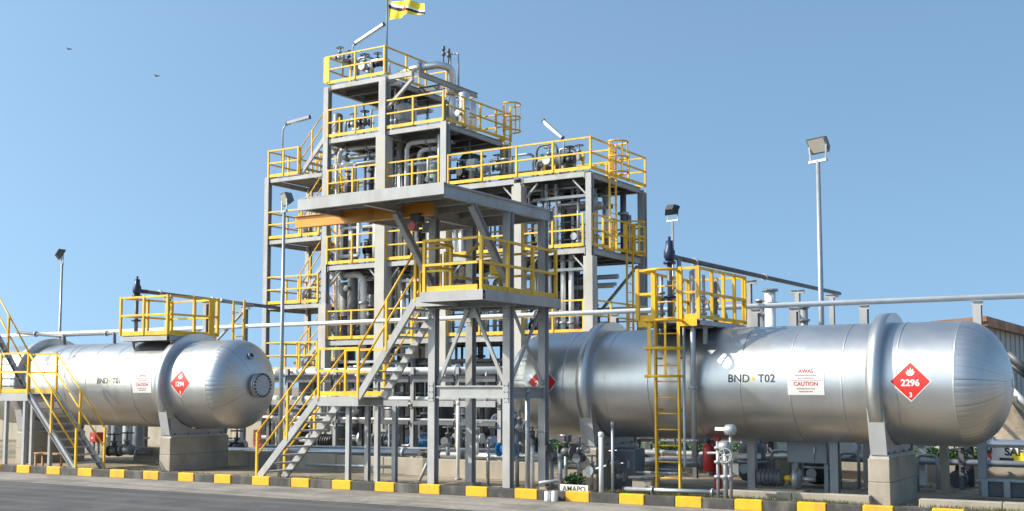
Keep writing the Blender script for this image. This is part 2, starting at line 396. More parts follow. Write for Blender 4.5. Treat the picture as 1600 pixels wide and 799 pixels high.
# ------------------------------------------------------------------ grass along the yard
def grass(name, spots, n, hmin, hmax, label):
    vs, fs = [], []
    for i in range(n):
        cx, cy, rx, ry = random.choice(spots)
        x = cx + random.gauss(0, rx * .5); y = cy + random.gauss(0, ry * .5); z = .045
        if y < KY(x) + .25: continue
        h = random.uniform(hmin, hmax); a = random.uniform(0, 6.28); w_ = random.uniform(.006, .014); l = random.uniform(0, .5) * h; b2 = random.uniform(0, 6.28)
        k = len(vs); dx, dy = math.cos(a) * w_, math.sin(a) * w_
        vs += [(x - dx, y - dy, z), (x + dx, y + dy, z), (x + l * math.cos(b2), y + l * math.sin(b2), z + h)]; fs.append((k, k + 1, k + 2))
    o = obj(name, from_data(name + '_mesh', vs, fs), 'leaf'); tag(o, label, 'grass', kind='stuff'); return o
M['grassm'] = mat('grass_blades', (.13, .14, .045), .7, 0, .45, 4)

# ------------------------------------------------------------------ TANKS
RAD, ZC = 1.146, 2.273
def band_mesh(L):
    """one rolled cladding sheet, with a lap bead at its end"""
    key = ('band', round(L, 3))
    if key in MESH: return MESH[key]
    n = 72; prof = [(RAD - .001, 0), (RAD, .003), (RAD, .010), (RAD, L * .5), (RAD, L - .036), (RAD, L - .028), (RAD + .003, L - .024), (RAD + .003, L - .010), (RAD, L - .004)]
    MESH[key] = lathe_mesh(prof, n, False, 'cladding_band_mesh', caps=False); return MESH[key]
def gore_mesh(N, depth):
    key = ('gore', N, depth)
    if key in MESH: return MESH[key]
    vs, fs = [], []; K = 9
    for i in range(K + 1):
        ph = math.radians(3 + 87 * i / K); r = RAD * math.sin(ph); z = depth * math.cos(ph)
        for s, dr in ((-.5, -.0015), (-.44, -.0001), (0, .0002), (.44, -.0001), (.5, -.0015)):
            a = 2 * math.pi / N * s; f = 1 + dr * min(1, r / .4) ; vs.append((r * f * math.cos(a), r * f * math.sin(a), z * (1 + dr * .5)))
    for i in range(K):
        for j in range(4): q = i * 5 + j; fs.append((q, q + 5, q + 6, q + 1))
    MESH[key] = from_data('cladding_gore_mesh', vs, fs, [True] * len(fs)); return MESH[key]
def wrap_obj(name, m, parent, yc, X, zc, verts, faces, off):
    """flat figure (u along X, v up) bent round the front of the tank"""
    R = RAD + off
    vs = [(v.x, -R * math.cos((v.y + zc - ZC) / R) , R * math.sin((v.y + zc - ZC) / R)) for v in verts]
    return obj(name, from_data(name + '_mesh', vs, faces), m, parent, Matrix.Translation((X, yc, ZC)))
def grid_poly(w_, h, nx, ny, rot=0):
    vs = []; c, s = math.cos(rot), math.sin(rot)
    for j in range(ny + 1):
        for i in range(nx + 1):
            x, y = w_ * (i / nx - .5), h * (j / ny - .5); vs.append(V((x * c - y * s, x * s + y * c, 0)))
    return vs, [(j * (nx + 1) + i, j * (nx + 1) + i + 1, (j + 1) * (nx + 1) + i + 1, (j + 1) * (nx + 1) + i) for j in range(ny) for i in range(nx)]
def flame_poly(s):
    p = [(-.42, -.1), (-.5, .2), (-.3, .1), (-.32, .5), (-.08, .25), (0, .75), (.14, .3), (.33, .55), (.3, .12), (.5, .25), (.42, -.1), (.2, -.3), (-.2, -.3)]
    vs = [V((x * s, y * s, 0)) for x, y in p] + [V((0, 0, 0))]; n = len(p)
    return vs, [(i, (i + 1) % n, n) for i in range(n)]
def placard(root, yc, X, zc, half, number):
    d = half * math.sqrt(2)
    pl = wrap_obj('hazard_placard', 'signwhite', root, yc, X, zc, *grid_poly(d, d, 10, 10, math.pi / 4), .006)
    wrap_obj('red_field', 'signred', pl, yc, X, zc, *grid_poly(d * .93, d * .93, 10, 10, math.pi / 4), .009)
    wrap_obj('flame_symbol', 'signwhite', pl, yc, X, zc + half * .40, *flame_poly(half * .42), .012)
    wrap_obj('placard_number', 'signwhite', pl, yc, X, zc - half * .08, *text_data(number, half * .44, .03), .012)
    wrap_obj('placard_class', 'signwhite', pl, yc, X, zc - half * .66, *text_data('3', half * .32, .03), .012)
def caution_sign(root, yc, X, zc, w_, h, pale=True):
    s = wrap_obj('caution_sign', 'signpale', root, yc, X, zc, *grid_poly(w_, h, 6, 8), .006)
    wrap_obj('sign_lettering', 'inkred', s, yc, X, zc + h * .36, *text_data('AWAS', h * .19, .02), .010)
    wrap_obj('sign_lettering', 'inkred', s, yc, X, zc - h * .10, *text_data('CAUTION', h * .20, .02), .010)
    for v, ww in ((.21, .58), (.11, .4), (-.27, .5), (-.37, .38)):
        vs, fs = [], []; x = -w_ * ww / 2
        while x < w_ * ww / 2:
            l = random.uniform(.012, .035); k = len(vs)
            vs += [V((x, -.011, 0)), V((x + l, -.011, 0)), V((x + l, .011, 0)), V((x, .011, 0))]; fs.append((k, k + 1, k + 2, k + 3)); x += l + .012
        wrap_obj('small_print', 'inkgrey', s, yc, X, zc + h * v, vs, fs, .010)
    wrap_obj('divider', 'inkgrey', s, yc, X, zc + h * .02, *grid_poly(w_ * .86, .008, 6, 1), .010)
def tank(name, label, yc, xs, nearlen, saddles, lengthL, number, letters, dome_nozzle, lx, sx, dx):
    """xs: X of the right-hand saddle; shell runs from xs-5.67-lengthL to xs+nearlen"""
    root = thing(name, label, 'storage tank', (xs, yc, .05))
    xa, xb = xs - 5.94 - lengthL, xs + nearlen; n = round((xb - xa) / .95); L = (xb - xa) / n
    bm_ = band_mesh(L)
    for i in range(n):
        tilt = Matrix.Rotation(random.uniform(-.0025, .0025), 4, 'Y') @ Matrix.Rotation(random.uniform(-.0025, .0025), 4, 'Z')
        obj('cladding_band', bm_, 'alu', root, Matrix.Translation((xa + L * i, yc, ZC)) @ tilt @ Matrix.Rotation(math.pi / 2, 4, 'Y'))
    N = 60; dd = .62 if dome_nozzle else .79; gm = gore_mesh(N, dd)
    for end, sx_ in ((xb, 1), (xa, -1)):
        for i in range(N):
            X = Matrix.Translation((end - .01 * sx_, yc, ZC)) @ Matrix.Rotation(math.pi / 2 * sx_, 4, 'Y') @ Matrix.Rotation(2 * math.pi * i / N + random.uniform(-.004, .004), 4, 'Z')
            obj('dome_gore', gm, 'alu', root, X)
        disc('dome_cap', 'alu', root, (end + (dd - .008) * sx_, yc, ZC), (1, 0, 0), .075, .02, 20)
    for X in saddles:
        # insulated saddle collar standing proud of the cladding
        cp = [(RAD - .01, -.12), (RAD + .19, -.12), (RAD + .19, .12), (RAD - .01, .12)]; K_ = 56; vs, fs, sm = [], [], []
        for i in range(K_ + 1):
            a_ = math.radians(-42 + 264 * i / K_)
            for r_, z_ in cp: vs.append((z_, r_ * math.cos(a_), r_ * math.sin(a_)))
        for i in range(K_):
            for j in range(3): q = i * 4 + j; fs.append((q, q + 1, q + 5, q + 4)); sm.append(j == 1)
        fs += [(0, 3, 2, 1), (K_ * 4, K_ * 4 + 1, K_ * 4 + 2, K_ * 4 + 3)]; sm += [False, False]
        obj('saddle_collar', from_data('collar_mesh', vs, fs, sm), 'alu', root, Matrix.Translation((X, yc, ZC)))
        # saddle: web plate with wings that hug the shell
        out = []; R = RAD + .02
        for i in range(13):
            a = math.radians(-90 - 62 + 124 * i / 12); out.append((R * math.cos(a), ZC + R * math.sin(a)))
        zt = .97
        poly = out + [(.95, 1.25), (.95, zt), (-.95, zt), (-.95, 1.25)]
        k = len(poly); vs = [(-.115, y, z) for y, z in poly] + [(.115, y, z) for y, z in poly]
        fs = [(i, (i + 1) % k, (i + 1) % k + k, i + k) for i in range(k)] + [tuple(range(k))[::-1], tuple(range(k, 2 * k))]
        bmx = bmesh.new(); me = from_data('saddle_mesh', vs, fs); bmx.from_mesh(me); bmesh.ops.recalc_face_normals(bmx, faces=bmx.faces); bmx.to_mesh(me); bmx.free()
        sd_ = obj('saddle', me, 'grey', root, Matrix.Translation((X, yc, 0)))
        box('base_plate', 'grey', sd_, (X - .17, yc - .97, .94), (X + .17, yc + .97, .968))
        for k_ in (-1, 1):
            member('end_plate', 'grey', sd_, (X, yc + k_ * .98, .97), (X, yc + k_ * 1.165, 1.80), 'box', .30, .035, up=(0, 1, 0))
            for bx in (-.12, .12):
                for by in (.35, .8): disc('anchor_bolt', 'dgrey', sd_, (X + bx, yc + k_ * by, .985), (0, 0, 1), .022, .05, 6)
    if letters:
        a, b = letters
        wrap_obj('tank_lettering', 'ink', root, yc, lx - .27, 2.36, *text_data(a, .215, .012), .006)
        wrap_obj('tank_lettering', 'ink', root, yc, lx + .285, 2.36, *text_data(b, .215, .012), .006)
        n_ = 8; vs = [V((.035 * math.cos(6.283 * i / n_) , .035 * math.sin(6.283 * i / n_), 0)) for i in range(n_)]
        wrap_obj('lettering_dot', 'inky', root, yc, lx + .015, 2.36, vs, [tuple(range(n_))], .006)
    caution_sign(root, yc, sx, 2.31, .70, .52)
    for d in dx: placard(root, yc, d[0], 2.30, .372, d[1])
    if dome_nozzle:
        q = (xb + .44, yc + .05, ZC - .03)
        nz = lathe('manway', 'alu', root, [(.27, 0), (.27, .22), (.32, .222), (.32, .28)], q, (1, 0, 0), 28)
        disc('cover_plate', 'galv', nz, (q[0] + .32, q[1], q[2]), (1, 0, 0), .32, .05, 28)
        for i in range(20):
            a = 2 * math.pi * i / 20; disc('bolt', 'black', nz, (q[0] + .315, q[1] + .285 * math.cos(a), q[2] + .285 * math.sin(a)), (1, 0, 0), .028, .10, 6)
        nz2 = lathe('small_nozzle', 'alu', root, [(.05, 0), (.05, .18), (.09, .182), (.09, .22)], (xb + .34, yc - .1, ZC + .62), (.8, 0, .5), 12)
        disc('nozzle_plug', 'black', nz2, (xb + .34 + .19, yc - .1, ZC + .62 + .12), (.8, 0, .5), .06, .02, 10)
    return root
T1 = tank('storage_tank', 'silver horizontal tank with bolted manway on its dome, at the left', 21.71, -23.43, 1.56, (-23.43, -29.37), 1.66, None, ('BND', 'T01'), True, -25.5, -24.2, [(-22.78, '1294')])
T2 = tank('storage_tank', 'silver horizontal tank with plain riveted dome, lettered T02, at the right', 22.6, -5.62, 1.385, (-5.62, -11.61), 1.56, None, ('BND', 'T02'), False, -7.95, -6.90, [(-4.99, '2296'), (-12.64, '2296')])
def pedestal(label, X, yc):
    r = thing('concrete_pedestal', label, 'pedestal', (X, yc, 0), 'concrete pedestals under the tank saddles')
    box('concrete_block', 'concrete', r, (X - .2, yc - 1.02, -.05), (X + .2, yc + 1.02, .47), .012); box('concrete_block', 'concrete', r, (X - .196, yc - 1.016, .472), (X + .196, yc + 1.016, .90), .012)
    box('grout_pad', 'fire', r, (X - .175, yc - .98, .901), (X + .175, yc + .98, .938))
    return r
pedestal('concrete pedestal under the dome end of the left tank', -23.43, 21.71)
pedestal('concrete pedestal behind the left yellow stair, under the left tank', -29.37, 21.71)
pedestal('tall pale concrete pedestal under the right tank near its plain dome', -5.62, 22.6)
pedestal('shaded concrete pedestal under the right tank beside the gantry posts', -11.61, 22.6)
# ------------------------------------------------------------------ LOADING GANTRY (posts, deck, canopy)
GX0, GX1, GY0, GY1 = -14.37, -12.51, 19.88, 21.28
gan = thing('loading_gantry', 'grey steel loading gantry with flat canopy and yellow railed upper deck', 'gantry', (GX1, GY0, .05))
RZ = 5.78
posts = {}
for nx, x in ((0, GX0), (1, GX1)):
    for ny, y in ((0, GY0), (1, GY1)):
        member('post', 'grey', gan, (x, y, .06), (x, y, RZ), 'H', .17, .17, .014, up=(0, 1, 0))
        box('post_base', 'concrete', gan, (x - .17, y - .17, .03), (x + .17, y + .17, .12))
        box('splice_plate', 'grey', gan, (x - .06, y - .097, 3.55), (x + .06, y - .0885, 3.85)); box('splice_plate', 'grey', gan, (x - .06, y - .097, 1.9), (x + .06, y - .0885, 2.3))
        for bz_ in (3.62, 3.78, 1.97, 2.10, 2.23):
            for bx_ in (-.035, .035): disc('bolt', 'dgrey', gan, (x + bx_, y - .102, bz_), (0, -1, 0), .012, .014, 6)
bz = 2.10
member('cross_beam', 'grey', gan, (GX0 + .09, GY0, bz), (GX1 - .09, GY0, bz), 'H', .12, .26, .03)
member('cross_beam', 'grey', gan, (GX1, GY0 + .09, bz - .02), (GX1, GY1 - .09, bz - .02), 'H', .12, .22, .012)
member('cross_beam', 'grey', gan, (GX0 + .09, GY1, bz), (GX1 - .09, GY1, bz), 'H', .12, .22, .012)
mid = (GX0 + GX1) / 2
for x in (GX0 + .1, GX1 - .1): member('brace', 'grey', gan, (x, GY0 + .03, 2.26), (mid + (.08 if x > mid else -.08), GY0 + .03, 3.81), 'box', .075, .05)
obj('brace_plate', box_mesh(.42, .02, .3), 'grey', gan, Matrix.Translation((mid, GY0 + .065, 3.78)))
member('brace', 'grey', gan, (GX1 + .03, GY0 + .1, 3.81), (GX1 + .03, GY1 - .1, 2.25), 'box', .06, .04)
member('brace', 'grey', gan, (GX1 - .03, GY0 + .1, 2.25), (GX1 - .03, GY1 - .1, 3.81), 'box', .06, .04)
# canopy
rx0, rx1, ry0, ry1 = -16.06, -12.48, 17.52, 21.52
box('roof_sheet', 'grey', gan, (rx0 + .01, ry0 + .02, 6.02), (rx1 - .01, ry1, 6.035))
member('roof_beam', 'grey', gan, (rx0, ry0, 5.883), (rx1 + .06, ry0, 5.908), 'C', .09, .225, .012)
member('roof_beam', 'grey', gan, (rx1, ry0 + .05, 5.878), (rx1, ry1, 5.878), 'H', .12, .235, .014)
member('roof_beam', 'grey', gan, (GX0, ry0 + .05, 5.878), (GX0, ry1, 5.878), 'H', .12, .26, .014)
member('roof_beam', 'grey', gan, (rx0 + .06, ry0 + .05, 5.9), (rx0 + .06, ry1, 5.9), 'H', .1, .22, .012)
member('roof_beam', 'grey', gan, (rx0 + .12, ry1 + .05, 5.883), (rx1 + .06, ry1 + .05, 5.905), 'H', .1, .22, .012)
for y in (18.4, 19.2, 20.05, 20.85): member('purlin', 'grey', gan, (rx0 + .12, y, 5.955), (rx1 - .07, y, 5.955), 'C', .06, .12, .008)
yk = Yfor(GX1, 5.74, 737)
for x in (GX0, GX1): member('roof_strut', 'grey', gan, (x, GY0 - .08, 4.36), (x, yk, 5.74), 'H', .12, .14, .012, up=(0, 0, 1))
# deck
for (a, b, c, d) in ((-14.50, -12.21, 19.45, 21.40), (-13.64, -12.21, 18.44, 19.43)):
    box('deck_plate', 'grating', gan, (a + .03, c + .03, 4.018), (b - .03, d - .03, 4.058))
member('deck_beam', 'grey', gan, (-13.64, 18.44, 3.968), (-12.16, 18.44, 3.968), 'C', .08, .2, .012)
member('deck_beam', 'grey', gan, (-12.19, 18.49, 3.968), (-12.19, 21.40, 3.968), 'C', .08, .2, .012)
member('deck_beam', 'grey', gan, (-14.50, 19.45, 3.968), (-13.68, 19.45, 3.968), 'C', .08, .2, .012)
member('deck_beam', 'grey', gan, (-13.66, 18.49, 3.963), (-13.66, 21.38, 3.963), 'C', .07, .19, .012)
member('deck_beam', 'grey', gan, (-14.5, 19.5, 3.963), (-14.5, 21.38, 3.963), 'C', .07, .19, .012)
member('deck_beam', 'grey', gan, (-14.46, 21.42, 3.968), (-12.23, 21.42, 3.968), 'C', .08, .2, .012)
for y in (19.75, 20.6): member('deck_joist', 'grey', gan, (-14.44, y, 3.91), (-12.26, y, 3.91), 'H', .08, .15, .008)
dz = 4.063
railing(gan, (-12.25, 18.49, dz), (-12.25, 21.36, dz), step=1.0)
railing(gan, (-13.6, 18.49, dz), (-12.33, 18.49, dz), step=1.3, ends=(True, False))
railing(gan, (-13.6, 19.4, dz), (-13.6, 18.55, dz), step=1.0, ends=(True, False))
railing(gan, (-14.44, 21.35, dz), (-12.33, 21.35, dz), step=1.05, ends=(True, False))
railing(gan, (-14.44, 20.4, dz), (-14.44, 21.3, dz), step=1.0, ends=(True, False))
railing(gan, (-14.44, 19.49, dz), (-13.67, 19.49, dz), step=1.0, ends=(True, False))
# folding gangway gate on the deck: diagonal yellow arms
tube('gate_arm', 'yellow', gan, [(-13.52, 19.36, 5.03), (-13.52, 18.97, 5.17), (-13.52, 18.58, 5.12)], .025, 8)
tube('gate_arm', 'yellow', gan, [(-12.94, 20.3, 4.15), (-12.94, 20.1, 5.02), (-12.94, 19.5, 5.12), (-12.94, 19.0, 4.83)], .03, 8)
box('counterweight', 'yellow', gan, (-13.18, 20.2, 4.53), (-12.8, 20.45, 4.88), .01)
mr0 = P(462, 334, 18.78); mr1 = P(677, 325, 18.78)
mono = thing('monorail_hoist', 'orange hoist beam hung under the canopy with a small red trolley', 'hoist', (mr0.x, 18.78, 5.6))
member('hoist_beam', 'orange', mono, (mr0.x, 18.78, mr1.z - .02), (mr1.x, 18.78, mr1.z - .02), 'H', .13, .26, .016)
for x in (mr0.x + .5, mr1.x - .15): member('hanger', 'orange', mono, (x, 18.78, mr1.z + .11), (x, 18.78, 5.9), 'box', .06, .08)
tr = P(652, 345, 18.78); box('trolley', 'black', mono, (tr.x - .12, 18.69, tr.z - .04), (tr.x + .12, 18.87, tr.z + .14), .01)
disc('hand_wheel', 'red', tr and mono, (tr.x, 18.61, tr.z - .13), (0, -1, 0), .095, .05, 18)
tube('hoist_chain', 'dgrey', mono, [(tr.x + .02, 18.78, tr.z - .05), (tr.x + .02, 18.78, tr.z - .35)], .015, 6)
# ------------------------------------------------------------------ STAIRS
st = thing('access_stair', 'yellow railed steel stair climbing from the kerb to the gantry deck', 'stair', (-19.6, 20.4, .05))
SY = 19.45; f0 = V((P(402, 738, SY).x, SY, .1)); l0 = V((-17.15, SY, 1.976)); l1 = V((-16.04, SY, 1.976)); t1 = V((-14.53, SY, 4.0)); SW = .86
stair(st, f0, l0, SW, n=10); stair(st, l1, t1, SW, n=11)
box('landing_plate', 'grating', st, (l0.x, SY + .04, 1.935), (l1.x, SY + SW - .04, 1.976))
for y in (SY, SY + SW): member('landing_beam', 'grey', st, (l0.x - .02, y, 1.89), (l1.x + .02, y, 1.89), 'C', .07, .2, .012)
for x in (P(536, 690, SY).x, P(579, 690, SY).x):
    for y in (max(SY + .02, KY(x) + .22), SY + SW - .02): member('landing_post', 'grey', st, (x, y, .06), (x, y, 1.785), 'H', .10, .10, .01, up=(0, 1, 0))
U = V((0, 0, 1)); Wd = V((0, SW, 0))
for kq in (0, 1):
    o_ = Wd * kq + V((0, -.02 if kq == 0 else .02, .06))
    hrail(st, f0 + o_, l0 + o_, 1.0, 3); hrail(st, l1 + o_, t1 + o_, 1.0, 3)
    railing(st, l0 + o_ - U * .04, l1 + o_ - U * .04, 'landing_rail', 1.04, .1, 1.2, ends=(False, False))
st2 = thing('access_stair', 'yellow railed steel stair in front of the left tank, at the frame edge', 'stair', (-25, 19.3, .05))
SY = 19.0; SW = .82; Wd = V((0, SW, 0)); f0 = P(119, 724, SY); f0.z = .1; l0 = P(44, 618, SY); l0.z = 2.02; l1 = l0 - V((1.15, 0, 0)); t1 = l1 + V((-2.0, 0, 2.2))
stair(st2, f0, l0, SW, n=10); stair(st2, l1, t1, SW, n=11)
box('landing_plate', 'grating', st2, (l1.x, SY + .04, 1.98), (l0.x, SY + SW - .04, 2.02))
for y in (SY, SY + SW): member('landing_beam', 'grey', st2, (l1.x - .02, y, 1.94), (l0.x + .02, y, 1.94), 'C', .07, .2, .012)
for x in (l0.x - .12, l1.x + .25):
    for y in (SY + .02, SY + SW - .02): member('landing_post', 'grey', st2, (x, y, .06), (x, y, 1.835), 'box', .09, .09)
for kq in (0, 1):
    o_ = Wd * kq + V((0, -.02 if kq == 0 else .02, .06))
    hrail(st2, f0 + o_, l0 + o_, 1.0, 3); hrail(st2, l1 + o_, t1 + o_, 1.0, 3)
    railing(st2, l1 + o_ - U * .04, l0 + o_ - U * .04, 'landing_rail', 1.04, .1, 1.2, ends=(False, False))

# ------------------------------------------------------------------ PROCESS TOWER
XS_, XA, XB, XC, XD, XE = -30.9, -28.0, -25.35, -22.7, -19.72, -17.1
YF, YB = 32.0, 35.8
Z5, Z4, Z3, Z2, Z1 = 3.9, 6.62, 9.05, 11.3, 13.3
tow = thing('process_tower', 'tall grey steel process tower with yellow railed decks at many levels', 'process tower', ((XA + XE) / 2, YF, .05))
def col(x, y, z1, fire=0, w_=.22, z0=.05):
    if fire:
        member('fireproofed_column', 'fire', tow, (x, y, z0), (x, y, fire), 'box', w_ + .12, w_ + .12)
        member('column', 'grey', tow, (x, y, fire + .001), (x, y, z1), 'H', w_, w_, .018, up=(0, 1, 0))
    else: member('column', 'grey', tow, (x, y, z0), (x, y, z1), 'H', w_, w_, .018, up=(0, 1, 0))
col(XA, YF, Z1 - .1, 5.2); col(XB, YF, Z1 - .1, Z2 - .25, .30); col(XC, YF, Z2 - .02, 8.8, .24); col(XD, YF, Z3 - .2, Z3 - .3, .24); col(XE, YF, Z3 - .1, 6.3, .2)
for x, z in ((XA, Z1), (XB, Z1), (XC, Z2), (XD, Z3), (XE, Z3)): col(x, YB, z - .12, 0, .24)
def bay(x0, x1, z, y0=YF, y1=YB, h=.16, deck=True, front=True, j=3):
    g = .14
    if front: member('deck_beam', 'grey', tow, (x0 + g, y0, z - h / 2 - .05), (x1 - g, y0, z - h / 2 - .05), 'C', .1, h, .014)
    member('deck_beam', 'grey', tow, (x0 + g, y1, z - h / 2 - .05), (x1 - g, y1, z - h / 2 - .05), 'H', .12, h, .014)
    if deck: box('grating_deck', 'grating', tow, (x0 + .06, y0 + .07, z - .05), (x1 - .06, y1 - .05, z - .005))
    if front:
        for xx in (x0 + g + .02, x1 - g - .02): box('end_plate', 'grey', tow, (xx - .012, y0 - .075, z - h - .1), (xx + .012, y0 + .075, z - .06))
    for i in range(j):
        y = y0 + (y1 - y0) * (i + 1) / (j + 1); member('deck_joist', 'dgrey', tow, (x0 + .1, y, z - .16), (x1 - .1, y, z - .16), 'H', .1, .2, .01)
def side(x, z, y0=YF, y1=YB, h=.18):
    member('side_beam', 'grey', tow, (x, y0 + .14, z - h / 2 - .052), (x, y1 - .14, z - h / 2 - .052), 'H', .12, h, .014)
bay(XA, XB, Z1); bay(XB, -23.95, Z1, deck=False, j=1); side(XA, Z1); side(XB, Z1); side(-23.9, Z1, YF - .1, YB + .1)
for a, b in ((XA, XB), (XB, XC)): bay(a, b, Z2)
for a, b in ((XA, XB), (XB, XC), (XC, XD), (XD, XE)): bay(a, b, Z3); bay(a, b, Z4); bay(a, b, Z5)
for x in (XA, XB, XC): side(x, Z2)
for x in (XA, XB, XC, XD, XE): side(x, Z3); side(x, Z4); side(x, Z5)
# struts under the pipe outrigger
for y in (YF, YB): member('outrigger_strut', 'grey', tow, (-24.1, y, Z1 - .32), (XB + .1, y, Z1 - 1.25), 'box', .12, .1)
# railings of the decks (front, right, back, left)
yr, yb = YF + .0, YB
def R(x0, y0, x1, y1, z, **k): railing(tow, (x0, y0, z), (x1, y1, z), **k)
fr = YF - .09
R(XA, fr, XB + .05, fr, Z1); R(XA + .02, fr + .05, XA + .02, YB, Z1, ends=(False, True)); R(XB + .05, fr + .06, XB + .05, 34.4, Z1, m='yellow', ends=(False, True))
R(XA + .05, YB, XB, YB, Z1, ends=(False, True))
R(XA + .1, fr, XC - .02, fr, Z2); R(XC + .1, fr + .03, XC + .1, YB + .3, Z2, step=.95, ends=(False, True)); R(XA + .1, YB, XC, YB, Z2, ends=(False, True))
R(XA + .15, fr, XB - .2, fr, Z3); R(XB + .2, fr, XC - .2, fr, Z3); R(XC + .2, fr, XE + .08, fr, Z3, step=1.3); R(XE + .08, fr + .06, XE + .08, YB + .1, Z3, ends=(False, True)); R(XC, YB + .08, XE, YB + .08, Z3, ends=(True, False))
R(XA + .15, fr, XB - .2, fr, Z4); R(XB + .2, fr, XC - .2, fr, Z4); R(XC + .2, fr, XD - .2, fr, Z4); R(XD + .2, fr, XE - .2, fr, Z4, step=1.4)
R(XE + .08, fr + .06, XE + .08, YB, Z4, step=.8); R(XD, YB + .08, XE, YB + .08, Z4, ends=(True, False))
for a, b in ((XA, XB), (XB, XC), (XC, XD), (XD, XE)): R(a + .2, fr, b - .2, fr, Z5); R(a + .2, YB, b - .2, YB, Z5)
R(XE + .08, fr + .06, XE + .08, YB, Z5)
# back railings seen through the frame
for z in (Z3, Z4): R(XA + .2, YB, XC - .2, YB, z)
# solid yellow ladder gate on the top deck, and ladder cages
box('ladder_gate', 'yellow', tow, (XA - .12, fr - .03, Z1 + .06), (XA + .16, fr - .005, Z1 + 1.02), .005)
def caged_ladder(x, y, z0, z1, out):
    ax = (0, 1, 0) if abs(out[0]) else (1, 0, 0)
    ladder(tow, (x, y, z0), (x, y, z1), .45, 'yellow', ax); cage(tow, (x, y), max(z0 + 2.1, z1 - 1.0), z1, .36, out, hoops=3, straps=4)
caged_ladder(XC + .3, YB - .3, Z3 + .1, Z2 + 1.25, (1, 0, 0))
caged_ladder(XE + .2, 33.2, Z4 + .02, Z3 + 1.05, (1, 0, 0))
caged_ladder(XE + .2, 34.4, .1, Z4 + 1.0, (1, 0, 0))
# wind braces
for x0, x1, z0, z1 in ((XD, XE, Z5 - .3, .1), (XA, XB, .1, Z5 - .3)):
    member('wind_brace', 'grey', tow, (x0 + .15, YB - .1, z0), (x1 - .15, YB - .1, z1), 'box', .1, .08)
for z0, z1 in ((Z4, Z3), (Z3, Z2)): member('wind_brace', 'grey', tow, (XA + .15, YB - .1, z0), (XB - .15, YB - .1, z1 - .3), 'box', .1, .08)
member('wind_brace', 'grey', tow, (XD + .15, YB - .1, Z5), (XE - .15, YB - .1, Z4 - .3), 'box', .1, .08)
# lower storey beams (pipe bridge level)
for z in (1.75,):
    for a, b in ((XA, XB), (XB, XC), (XC, XD), (XD, XE)): member('tie_beam', 'grey', tow, (a + .2, YF, z), (b - .2, YF, z), 'H', .12, .2, .012)
# ---- stair bay on the left
for y in (YF, 34.3): member('column', 'grey', tow, (XS_, y, .05), (XS_, y, 10.12), 'H', .2, .2, .014, up=(0, 1, 0))
LZ = (10.1, 7.75, 5.28, 2.82)
xl = -29.35
for i, z in enumerate(LZ):
    box('grating_deck', 'grating', tow, (XS_ + .11, YF + .04, z - .05), (xl, 34.25, z - .005))
    member('landing_beam', 'grey', tow, (XS_ + .11, YF, z - .125), (XA - .2, YF, z - .125), 'C', .1, .14, .012)
    member('landing_beam', 'grey', tow, (XS_ + .11, 34.3, z - .14), (XA - .2, 34.3, z - .14), 'H', .1, .18, .012)
    member('landing_beam', 'grey', tow, (XS_, YF + .11, z - .141), (XS_, 34.19, z - .141), 'H', .1, .18, .012)
    R(XS_ + .05, YF - .06, (xl if i == 0 else XA - .3), YF - .06, z, step=.75); R(XS_ - .02, YF, XS_ - .02, 34.2, z, ends=(False, True)); R(XS_ + .05, 34.36, xl, 34.36, z)
    zu = (Z2, Z3, Z4, Z5)[i]; zd = (Z3, Z4, Z5, 1.7)[i]
    fl = Matrix
    stair(tow, (xl + .02, YF + .05, z), (XA - .2, YF + .05, zu), .85, n=6, strm='grey')          # up flight
    for y in (YF + .03, YF + .92): hrail(tow, (xl + .02, y, z + .05), (XA - .2, y, zu + .05), .95, 3)
    f_, t_ = V((XA - .2, YF + 1.15, zd)), V((xl + .02, YF + 1.15, z))
    for kq in (0, .85): member('stringer', 'dgrey', tow, f_ + V((0, kq, -.02)), t_ + V((0, kq, -.02)), 'C', .07, .2, .012, up=(0, 0, 1))
    for q in range(1, 6): obj('tread', box_mesh(.24, .76, .035), 'galv', tow, Matrix.Translation(f_.lerp(t_, q / 6) + V((0, .42, 0))))
    for y in (YF + 1.12, YF + 2.03): hrail(tow, (XA - .2, y, zd + .05), (xl + .02, y, z + .05), .95, 3)

# ------------------------------------------------------------------ pipes, vessels and valves in the tower
GP = 'slim vertical pipes in the process tower'
def pipe(label, pts, r, m='pipe', cat='pipe', group=None, name='pipe_run', flanges=(), bend=None, n=10):
    pts = [V(p) for p in pts]
    if not flanges:
        o = tube(name, m, None, pts, r, n, bend); return tag(o, label, cat, group)
    root = thing(name, label, cat, pts[0], group); tube('pipe', m, root, pts, r, n, bend)
    for i, f in flanges:
        a, b = pts[i], pts[i + 1]; c = a.lerp(b, f); disc('flange', 'galv', root, c, b - a, r * 1.7, r * .8, 14)
    return root
def valve(label, p, axis=(1, 0, 0), s=1.0, up=(0, 0, 1), m='galv', wm='galv', group=None, wheelup=True, cat='valve'):
    p = V(p); ax = V(axis).normalized(); u = V(up)
    r = thing('gate_valve', label, cat, p, group)
    lathe('valve_body', m, r, [(.05 * s, -.15 * s), (.10 * s, -.06 * s), (.12 * s, 0), (.10 * s, .06 * s), (.05 * s, .15 * s)], p, ax, 12)
    for k in (-1, 1): disc('flange', m, r, p + ax * (.16 * s * k), ax, .13 * s, .035 * s, 14)
    lathe('bonnet', m, r, [(.075 * s, .06 * s), (.055 * s, .2 * s), (.085 * s, .205 * s), (.085 * s, .24 * s), (.03 * s, .25 * s), (.02 * s, .44 * s)], p, u, 10)
    if wheelup: wheel('hand_wheel', wm, r, p + u * (.40 * s), u, .15 * s, .016 * s)
    return r
